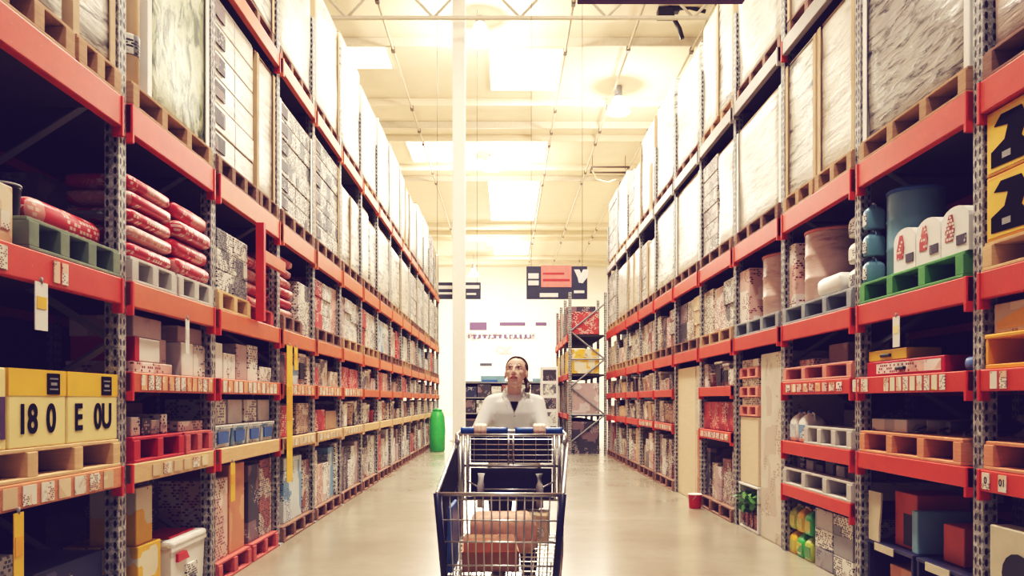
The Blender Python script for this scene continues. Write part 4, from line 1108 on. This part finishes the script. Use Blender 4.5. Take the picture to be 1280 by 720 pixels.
# ------------------------------------------------------------------ far end: low display shelving, blue banner, tall white display
FX0, FX1, FY = -1.55, 2.6, 29.0
o = empty('display_shelf'); o.location = (0, FY, 0)
b = B(); bx(b, (FX0, .5, 0), (FX1, .56, 1.9)); obj('back_panel', b, M['dark'], o)
for z in (.1, .72, 1.30, 1.86):
    b = B(); bx(b, (FX0, 0, z-.04), (FX1, .5, z)); obj('shelf', b, M['grey'], o)
for x in (FX0, .5, FX1):
    b = B(); bx(b, (x-.03, 0, 0), (x+.03, .5, 1.9)); obj('upright', b, M['grey'], o)
tag(o, 'low cross shelving full of dark boxes at the aisle end', 'shelf')
q = 0
for lv, zn in ((.1, 'bottom'), (.72, 'middle'), (1.30, 'upper')):
    x = FX0+.05
    while x < FX1-.5:
        w = R.uniform(.36, .52); m = R.choice(['c_dark', 'c_dots', 'c_dark', 'c_navy', 'c_mix'])
        if abs(x-.5) < .06 or (x < .5 < x+w): x2 = .54; w = min(w, .42); x = x2
        c = carton(round(w-.02, 2), .4, round(R.uniform(.38, .5), 2), M[m]); c.location = (x+w/2, FY+.22, lv+.001)
        tag(c, f'{WORD[m]} box on the {zn} shelf of the cross shelving, {ORD[int((x-FX0)/.42)]} from the column', 'box', f'boxes on the {zn} shelf of the cross shelving'); x += w+.01
b = B(); bx(b, (-.92, FY+.05, 1.861), (-.02, FY+.2, 2.1), 0, .01); o = obj('banner', b, M['ltblue']); tag(o, 'pale blue banner on top of the cross shelving', 'banner')
b = B(); bx(b, (-.88, FY+.035, 1.87), (-.3, FY+.05, 1.95)); obj('dark_blue_print', b, M['blue'], o)
b = B(); bx(b, (1.0, FY+.05, 1.861), (1.35, FY+.2, 2.0), 0, .01); o = obj('banner', b, M['ltblue']); tag(o, 'small blue card on top of the cross shelving', 'banner')
b = B(); bx(b, (-.22, -.2, 0), (.22, .2, 2.05), 0, .02); o = obj('display_cabinet', b, M['white']); o.location = (1.12, 20.2, .001)
for k in range(5):
    b = B(); bx(b, (-.17, -.205, .25+k*.36), (.17, -.2, .53+k*.36)); obj('product_window', b, M['c_dots'] if k % 2 else M['c_dark'], o)
tag(o, 'tall white display cabinet with dark windows behind the shopper', 'cabinet')

# ------------------------------------------------------------------ the trolley: local x across, y from nose (0) to handle (1.06)
chrome = NT('chrome_wire').fin((.66, .65, .63), .28, .85)
navyw = plain('navy_coated_wire', (.035, .04, .11), .4)
navyp = plain('navy_plastic_panel', (.022, .025, .075), .35)
bluep = plain('blue_handle', (.02, .10, .36), .35)
cart = empty('shopping_cart'); cart.location = (-.026, 3.45, 0); cart.rotation_euler = (0, 0, -.055)
tag(cart, 'chrome and navy shopping cart with blue handle grips pushed toward the viewer', 'shopping cart')
LN = 1.06
def W(t): return .556/2 + t*(.645-.556)/2      # half width of the rim along the length
def ZR(t): return .785 + .0*t if t < .02 else .785+.16*t   # rim height
def ZB(t): return .40 + .03*t
def wp(t, side, f):
    """a point on the side panel: t along the length, f 0 bottom .. 1 rim"""
    x = side*(W(t)-(1-f)*.035); return (x, t*LN, ZB(t)+(ZR(t)-ZB(t))*f)
# nose panel
b = B()
for k in range(15):
    x = -W(0)+.02+(2*W(0)-.04)*k/14; rod(b, (x*.93, .012, .40), (x, 0, .785), .0038, 6)
for f in (.18, .45, .70): rod(b, (-W(0)+.035*(1-f), .012*(1-f), .40+.385*f), (W(0)-.035*(1-f), .012*(1-f), .40+.385*f), .004, 6)
obj('nose_grid', b, chrome, cart)
b = B(); tube(b, [(-W(0), 0, .785), (W(0), 0, .785)], .009, 8); obj('nose_rim', b, chrome, cart)
for s_ in (-1, 1):
    b = B(); tube(b, [(s_*(W(0)-.035), .012, .38), (s_*W(0), 0, .79)], .016, 8); obj('corner_post', b, navyp, cart)
# side panels
for s_ in (-1, 1):
    b = B()
    for k in range(27): t = (k+.5)/27; rod(b, wp(t, s_, 0), wp(t, s_, 1), .003, 5)
    for f in (.14, .34, .56, .78): tube(b, [wp(t/6, s_, f) for t in range(7)], .0042, 6)
    p = obj('side_grid', b, navyw, cart)
    b = B(); tube(b, [wp(t/8, s_, 1) for t in range(9)], .010, 8); obj('side_rim', b, chrome, p)
    # navy inner liner as on moulded carts
    b = B(); vs = [[b.verts.new(Vector(wp(t/6, s_, f))+Vector((s_*-.006, 0, 0))) for f in (.60, .97)] for t in range(1, 7)]
    for a_, c_ in zip(vs, vs[1:]): b.faces.new((a_[0], c_[0], c_[1], a_[1]))
    bmesh.ops.solidify(b, geom=b.faces, thickness=.003); obj('side_liner', b, navyp, p)
# bottom grid
b = B()
for k in range(11): x = -.23+.46*k/10; rod(b, (x, .015, .40), (x*1.1, LN, .43), .003, 5)
for k in range(12): t = k/11; rod(b, (-W(t)+.035, t*LN, ZB(t)), (W(t)-.035, t*LN, ZB(t)), .0035, 5)
obj('basket_bottom', b, chrome, cart)
# rear gate with the folded child seat
xr = W(1)-.02; y1 = LN-.02
b = B()
for s_ in (-1, 1):
    for dx in (0, .028, .055): rod(b, (s_*(xr-dx), y1-.02*(dx > 0), .63), (s_*(xr-dx), y1, 1.0), .0095, 8)
rod(b, (-xr, y1, 1.0), (xr, y1, 1.0), .007, 8); rod(b, (-xr+.03, y1-.01, .825), (xr-.03, y1-.01, .825), .008, 8); rod(b, (-xr, y1, .63), (xr, y1, .63), .007, 8)
for dx in (-.014, .014): rod(b, (dx, y1-.012, .83), (dx, y1-.012, 1.0), .006, 7)
obj('gate_frame', b, chrome, cart)
b = B()
for k in range(5): z = .855+k*.03; rod(b, (-xr+.06, y1+.004, z), (xr-.06, y1+.004, z), .003, 5)
for k in range(7):
    x = -xr+.09+(2*xr-.18)*k/6; rod(b, (x, y1+.004, .84), (x, y1+.004, .985), .0025, 5)
obj('gate_grid', b, chrome, cart)
b = B(); bx(b, (-xr+.07, y1+.012, .63), (xr-.07, y1+.02, .81), 0, .004); obj('seat_back_panel', b, navyp, cart)
b = B(); bx(b, (-xr+.07, y1+.010, .84), (xr-.07, y1+.016, .99), 0, .004); obj('seat_flap', b, navyp, cart)
b = B(); bx(b, (-xr+.06, y1-.19, .655), (xr-.06, y1, .668), 0, .004); s_t = obj('child_seat', b, navyp, cart)
for s_ in (-1, 1):
    b = B(); tube(b, [(s_*.165, y1-.10, .60), (s_*.165, y1-.11, .72), (s_*.162, y1-.105, .79)], .021, 10); obj('seat_post', b, M['white'], cart)
b = B()
for s_ in (-1, 1): tube(b, [(s_*.155, y1-.11, .70), (s_*(xr-.05), y1-.02, .74)], .005, 6)
rod(b, (-.155, y1-.11, .70), (.155, y1-.11, .70), .006, 6); obj('seat_rail', b, chrome, cart)
# handle
b = B(); tube(b, [(-xr-.005, y1-.02, .95), (-xr-.01, y1+.03, 1.0), (-xr+.01, LN+.05, 1.018), (xr-.01, LN+.05, 1.018), (xr+.01, y1+.03, 1.0), (xr+.005, y1-.02, .95)], .013, 10); hd = obj('handle_bar', b, chrome, cart)
for s_ in (-1, 1):
    b = B(); tube(b, [(s_*.022, LN+.05, 1.02), (s_*.04, LN+.05, 1.021), (s_*.28, LN+.05, 1.021), (s_*.295, LN+.05, 1.02)], .021, 12); obj('blue_grip', b, bluep, hd)
# chassis and wheels
b = B()
for s_ in (-1, 1):
    tube(b, [(s_*.21, .10, .16), (s_*.23, .30, .17), (s_*.27, .95, .19), (s_*.285, LN-.02, .32), (s_*.29, LN, .62), (s_*.30, LN, .95)], .014, 10)
    tube(b, [(s_*.22, .20, .17), (s_*.235, .45, .40)], .012, 8)
rod(b, (-.215, .12, .16), (.215, .12, .16), .012, 8); rod(b, (-.27, .95, .19), (.27, .95, .19), .012, 8)
for k in range(7): x = -.18+.06*k; rod(b, (x, .12, .17), (x*1.2, .95, .20), .005, 6)
obj('chassis', b, chrome, cart)
for (x, y) in ((-.21, .14), (.21, .14), (-.27, .93), (.27, .93)):
    b = B(); bx(b, (-.022, -.02, .06), (-.016, .05, .15)); bx(b, (.016, -.02, .06), (.022, .05, .15)); bx(b, (-.022, -.02, .142), (.022, .05, .152)); c_ = obj('caster_fork', b, chrome, cart, (x, y, 0))
    b = B(); rod(b, (-.014, .02, .0635), (.014, .02, .0635), .0625, 20); obj('wheel', b, M['grey'], c_)
# a clear plastic-bottomed guard plate on the nose, and the load in the cart
cm = cart.matrix_basis
def in_cart(o, x, y, z, rz=0):
    p = Matrix.LocRotScale(cart.location, cart.rotation_euler, None) @ Vector((x, y, z)); o.location = p; o.rotation_euler = (0, 0, cart.rotation_euler.z+rz)
b = B(); w, d, h = .26, .25, .09
for lo, hi in (((-w/2, -d/2, 0), (w/2, d/2, .006)), ((-w/2, -d/2, 0), (-w/2+.006, d/2, h)), ((w/2-.006, -d/2, 0), (w/2, d/2, h)), ((-w/2, -d/2, 0), (w/2, -d/2+.006, h)), ((-w/2, d/2-.006, 0), (w/2, d/2, h))): bx(b, lo, hi)
o = obj('open_carton', b, plain('brown_card', (.52, .27, .16), .7, var=.15))
for (p0, p1, dz, dy) in ((-w/2, w/2, -.035, -.05), (-w/2, w/2, -.02, .05)):
    b = B(); ys = -d/2 if dy < 0 else d/2
    vs = [b.verts.new(p) for p in ((p0, ys, h), (p1, ys, h), (p1-.01, ys+dy, h+dz+.05), (p0+.01, ys+dy, h+dz+.05))]; b.faces.new(vs); bmesh.ops.solidify(b, geom=b.faces, thickness=.005); obj('flap', b, M['c_orange'], o)
in_cart(o, -.06, .23, .42, .10); tag(o, 'open brown carton lying inside the shopping cart', 'box')
o = carton(.17, .24, .15, M['c_tan'], 'carton', True); in_cart(o, .13, .86, .436, -.06); tag(o, 'tan taped carton inside the shopping cart', 'box')
o = sack(.34, .26, .20, plain('salmon_bag', (.78, .46, .32), .6, var=.28, scale=26), 'bag'); in_cart(o, -.02, .58, .424, .1); tag(o, 'salmon coloured bag behind the brown carton in the cart', 'bag')
b = B(); bx(b, (-.012, -.13, 0), (.012, .13, .30), 0, .011); lumpy(b, .004, 4); o = obj('blue_bag', b, M['blue']); in_cart(o, -.232, .20, .42, 0); o.rotation_euler.z += .02; tag(o, 'blue folded bag at the side of the shopping cart', 'bag')

# ------------------------------------------------------------------ the shopper
PX, PY = .055, 5.06
person = empty('person'); person.location = (PX, PY, 0)
tag(person, 'person in a white collared shirt looking up behind the shopping cart', 'person')
skin = plain('skin', (.84, .58, .46), .5, var=.05, scale=20)
shirt_m = plain('white_shirt', (.88, .88, .84), .75, var=.04, scale=14)
dark_cloth = plain('dark_trousers', (.03, .03, .05), .85)
hair_m = plain('dark_brown_hair', (.10, .058, .036), .5, var=.3, scale=60)
def capsule(bm, a, b_, ra, rb, n=12):
    a, b_ = Vector(a), Vector(b_)
    rod(bm, a, b_, ra, n, rb)
    bmesh.ops.create_icosphere(bm, subdivisions=2, radius=ra, matrix=Matrix.Translation(a))
    bmesh.ops.create_icosphere(bm, subdivisions=2, radius=rb, matrix=Matrix.Translation(b_))
def chain(bm, pts):
    for (a, ra), (b_, rb) in zip(pts, pts[1:]): capsule(bm, a, b_, ra, rb)
def ell(bm, c, r, rot=None, sub=3):
    m = Matrix.Translation(c) @ (rot.to_4x4() if rot else Matrix.Identity(4)) @ Matrix.Diagonal((*r, 1))
    bmesh.ops.create_icosphere(bm, subdivisions=sub, radius=1, matrix=m)
def rings(bm, rs, n=20):
    """(cx, cy, z, rx, ry) stacked into a closed body"""
    R_ = [[bm.verts.new((cx+rx*math.cos(2*PI*k/n), cy+ry*math.sin(2*PI*k/n), z)) for k in range(n)] for cx, cy, z, rx, ry in rs]
    for a, c in zip(R_, R_[1:]):
        for k in range(n): bm.faces.new((a[k], a[(k+1) % n], c[(k+1) % n], c[k]))
    bm.faces.new(R_[0][::-1]); bm.faces.new(R_[-1])
def remeshed(o, vox, smooth=4):
    m = o.modifiers.new('weld', 'REMESH'); m.mode = 'VOXEL'; m.voxel_size = vox; m.use_smooth_shade = True
    s_ = o.modifiers.new('soften', 'SMOOTH'); s_.iterations = smooth; s_.factor = .5
HC = Vector((.012, -.115, 1.372))                      # head centre
hrot = Matrix.Rotation(-.18, 3, 'Z') @ Matrix.Rotation(.0, 3, 'Y') @ Matrix.Rotation(-.30, 3, 'X')   # turned a little, tilted up
def hp(x, y, z): return HC + hrot @ Vector((x, y, z*1.1))
GRIPX = .17; GY = -.50; GZ = 1.02
ARM = {}
for s_ in (-1, 1):
    ARM[s_] = [Vector((s_*.142, -.045, 1.18)), Vector((-.232 if s_ < 0 else .185, -.16, .985)), Vector((s_*.175-.03, -.40, 1.03))]
b = B()
rings(b, [(0, .02, .74, .155, .115), (0, .02, .82, .158, .12), (0, .0, .92, .125, .095), (0, -.02, 1.02, .135, .10), (0, -.04, 1.12, .150, .105), (0, -.045, 1.19, .125, .085), (0, -.05, 1.225, .06, .055)])
chain(b, [((0, -.05, 1.20), .050), ((0, -.085, 1.29), .044), (HC+Vector((0, .02, -.03)), .05)])
# head: cranium, jaw, face planes
ell(b, hp(0, .012, .022), (.068, .082, .076), hrot)
ell(b, hp(0, -.022, -.038), (.052, .058, .060), hrot)
ell(b, hp(0, -.050, -.078), (.026, .024, .022), hrot)
chain(b, [(hp(0, -.078, .012), .008), (hp(0, -.094, -.018), .0105), (hp(0, -.097, -.026), .011)])
for s_ in (-1, 1):
    ell(b, hp(s_*.010, -.084, -.028), (.008, .008, .006), hrot)
    ell(b, hp(s_*.034, -.055, -.018), (.022, .020, .020), hrot)
    ell(b, hp(s_*.028, -.066, .020), (.022, .012, .007), hrot)
    ell(b, hp(s_*.069, .008, -.012), (.008, .018, .028), hrot)
ell(b, hp(0, -.078, -.050), (.022, .010, .006), hrot); ell(b, hp(0, -.076, -.060), (.019, .010, .006), hrot)
for s_ in (-1, 1):
    sh, el, wr = ARM[s_]
    chain(b, [(sh, .046), (sh.lerp(el, .5), .041), (el, .034), (el.lerp(wr, .35), .034), (wr, .023)])
    gx = wr.x*.98
    palm = Vector((gx, -.462, 1.045)); k1 = Vector((gx, -.495, 1.050))
    # palm: a slab from the wrist to the knuckles
    for q in (-.026, -.009, .009, .026): capsule(b, wr+Vector((q*.6, -.012, .004)), Vector((gx+q, -.495, 1.052)), .014, .0125)
    # four fingers curl over the bar, each of its own length
    for q, ln in ((-.030*s_, 1.0), (-.010*s_, 1.08), (.010*s_, 1.02), (.029*s_, .84)):
        x = gx+q
        p = [Vector((x, -.497, 1.052)), Vector((x, -.497-.030*ln, 1.046)), Vector((x, -.497-.042*ln, 1.022)), Vector((x, -.497-.030*ln, 1.002))]
        chain(b, [(p[0], .0100), (p[1], .0090), (p[2], .0082), (p[3], .0072)])
    # thumb leaves the inner side of the palm and closes under the bar
    x = gx-s_*.036
    chain(b, [(Vector((gx-s_*.018, -.435, 1.035)), .0125), (Vector((x, -.462, 1.022)), .0110), (Vector((x, -.492, 1.004)), .0095), (Vector((x+s_*.004, -.512, .998)), .0080)])
for s_ in (-1, 1):
    chain(b, [((s_*.085, .02, .76), .085), ((s_*.09, .0, .44), .054), ((s_*.092, .03, .40), .052), ((s_*.095, .06, .24), .047), ((s_*.097, .08, .09), .033)])
    chain(b, [((s_*.098, .09, .06), .036), ((s_*.10, -.02, .042), .034), ((s_*.105, -.09, .03), .027)])
body = obj('body', b, skin, person); remeshed(body, .0048, 3)
# shirt: yoke, sleeves, collar, buttons
b = B()
rings(b, [(0, .02, .70, .170, .130), (0, .02, .80, .170, .132), (0, .0, .92, .150, .118), (0, -.02, 1.02, .158, .122), (0, -.04, 1.12, .168, .124), (0, -.045, 1.185, .150, .100), (0, -.05, 1.22, .085, .072), (0, -.052, 1.235, .060, .060)])
for s_ in (-1, 1):
    sh, el, wr = ARM[s_]
    chain(b, [(Vector((s_*.07, -.045, 1.205)), .045), (sh, .056), (sh.lerp(el, .5), .053), (el, .049), (el.lerp(wr, .4), .045), (el.lerp(wr, .86), .040)])
sh_o = obj('shirt', b, shirt_m, person); remeshed(sh_o, .009, 5)
b = B()
for s_ in (-1, 1):
    vs = [b.verts.new(p) for p in ((s_*.004, -.158, 1.13), (s_*.055, -.145, 1.165), (s_*.078, -.10, 1.235), (s_*.062, -.06, 1.275), (s_*.050, -.10, 1.255), (s_*.026, -.135, 1.19))]; b.faces.new(vs)
    vs = [b.verts.new(p) for p in ((s_*.062, -.06, 1.275), (s_*.078, -.10, 1.235), (s_*.080, -.02, 1.235), (s_*.055, .01, 1.27))]; b.faces.new(vs)
bmesh.ops.solidify(b, geom=b.faces, thickness=.006); obj('collar', b, shirt_m, sh_o)
b = B(); vs = [b.verts.new(p) for p in ((-.026, -.150, 1.19), (.026, -.150, 1.19), (.0, -.172, 1.125))]; b.faces.new(vs); bmesh.ops.solidify(b, geom=b.faces, thickness=.006); obj('dark_neckline', b, dark_cloth, sh_o)
for k in range(4):
    b = B(); bmesh.ops.create_icosphere(b, subdivisions=1, radius=.005); obj('button', b, M['grey'], sh_o, (.0, -.172+.012*k*.4, 1.10-.075*k))
b = B()
rings(b, [(0, .02, .69, .168, .128), (0, .02, .80, .166, .126), (0, .02, .86, .150, .118)])
for s_ in (-1, 1): chain(b, [((s_*.085, .02, .74), .097), ((s_*.09, .0, .44), .072), ((s_*.094, .05, .26), .062), ((s_*.097, .07, .10), .055)])
tr = obj('trousers', b, dark_cloth, person); remeshed(tr, .011, 4)
for s_ in (-1, 1):
    b = B(); chain(b, [((s_*.098, .10, .050), .047), ((s_*.10, -.01, .046), .045), ((s_*.106, -.10, .037), .036)])
    for v in b.verts: v.co.z = max(v.co.z, .001)
    remeshed(obj('shoe', b, M['black'], person), .008, 2)
# hair, pulled back, tail at the side of the neck
b = B()
ell(b, hp(0, .022, .034), (.0735, .085, .079), hrot); hb_ = obj('hair', b, hair_m, person)
me = hb_.data; bm2 = bmesh.new(); bm2.from_mesh(me)
hi_ = hrot.inverted()
dele = [v for v in bm2.verts if ((hi_ @ (v.co-HC)).y < -.030 and (hi_ @ (v.co-HC)).z < .086) or (hi_ @ (v.co-HC)).z < -.045 or ((hi_ @ (v.co-HC)).y < .0 and (hi_ @ (v.co-HC)).z < .0)]
bmesh.ops.delete(bm2, geom=dele, context='VERTS'); bmesh.ops.solidify(bm2, geom=bm2.faces, thickness=.006)
for f in bm2.faces: f.smooth = True
bm2.to_mesh(me); bm2.free()
b = B(); tube(b, [hp(.03, .085, .02), hp(.055, .095, -.03), hp(.070, .06, -.075), hp(.068, .04, -.095)], .016, 10); obj('ponytail', b, hair_m, hb_)
eye_w = plain('eye_white', (.80, .78, .74), .3, var=.02); iris = plain('dark_iris', (.05, .03, .02), .25)
lip = plain('lips', (.50, .20, .17), .45)
for s_ in (-1, 1):
    b = B(); ell(b, hp(s_*.028, -.0655, .006), (.0115, .0080, .0058), hrot, 2); e = obj('eye', b, eye_w, person)
    b = B(); ell(b, hp(s_*.028-.002, -.0735, .008), (.0058, .002, .0058), hrot, 2); obj('iris', b, iris, e)
    b = B(); tube(b, [hp(s_*.014, -.0785, .024), hp(s_*.028, -.0785, .029), hp(s_*.044, -.064, .024)], .0022, 6); obj('eyebrow', b, hair_m, person)
b = B(); tube(b, [hp(-.022, -.076, -.054), hp(-.008, -.0885, -.051), hp(.0, -.0885, -.052), hp(.008, -.0885, -.051), hp(.022, -.076, -.054)], .0042, 6); tube(b, [hp(-.020, -.076, -.056), hp(0, -.0875, -.061), hp(.020, -.076, -.056)], .0045, 6); obj('lips', b, lip, person)

# ------------------------------------------------------------------ light
def area(name, loc, size, sy, energy, rot, col=(1, .92, .80)):
    li = bpy.data.lights.new(name, 'AREA'); li.shape = 'RECTANGLE'; li.size = size; li.size_y = sy; li.energy = energy; li.color = col
    o = bpy.data.objects.new(name, li); C.objects.link(o); o.location = loc; o.rotation_euler = rot; return o
for k, (x0, x1, y0, y1) in enumerate(SKY):
    area('skylight_light', ((x0+x1)/2, (y0+y1)/2, CEIL-.06), x1-x0, y1-y0, 230*(x1-x0)*(y1-y0)/3.7, (0, 0, 0))
area('added_far_fill', (0, 48, 12.2), 14, 26, 9000, (0, 0, 0))  # unseen area lamp added to brighten the far aisle in place of haze
w = bpy.data.worlds.new('world'); bpy.context.scene.world = w; w.use_nodes = True
bg = w.node_tree.nodes['Background']; bg.inputs[0].default_value = (.85, .80, .88, 1); bg.inputs[1].default_value = .30
sc = bpy.context.scene
sc.view_settings.view_transform = 'Standard'; sc.view_settings.look = 'None'; sc.view_settings.exposure = .55
sc.view_settings.use_curve_mapping = True
cmv = sc.view_settings.curve_mapping
WL = 3.0
cmv.white_level = (WL, WL, WL)
def curve(c, pts):
    while len(c.points) < len(pts): c.points.new(.5, .5)
    for pnt, (x, y) in zip(c.points, pts): pnt.location = (x, y)
curve(cmv.curves[3], [(0, 0), (.05/WL, .024), (.12/WL, .085), (.25/WL, .235), (.5/WL, .45), (1/WL, .70), (2/WL, .90), (1, .98)])
curve(cmv.curves[0], [(0, .004), (.3, .305), (1, 1)])
curve(cmv.curves[1], [(0, .002), (.3, .295), (1, .985)])
curve(cmv.curves[2], [(0, .012), (.3, .275), (1, .93)])
cmv.update()
sc.cycles.max_bounces = 6; sc.cycles.diffuse_bounces = 4; sc.cycles.glossy_bounces = 3; sc.cycles.use_denoising = True
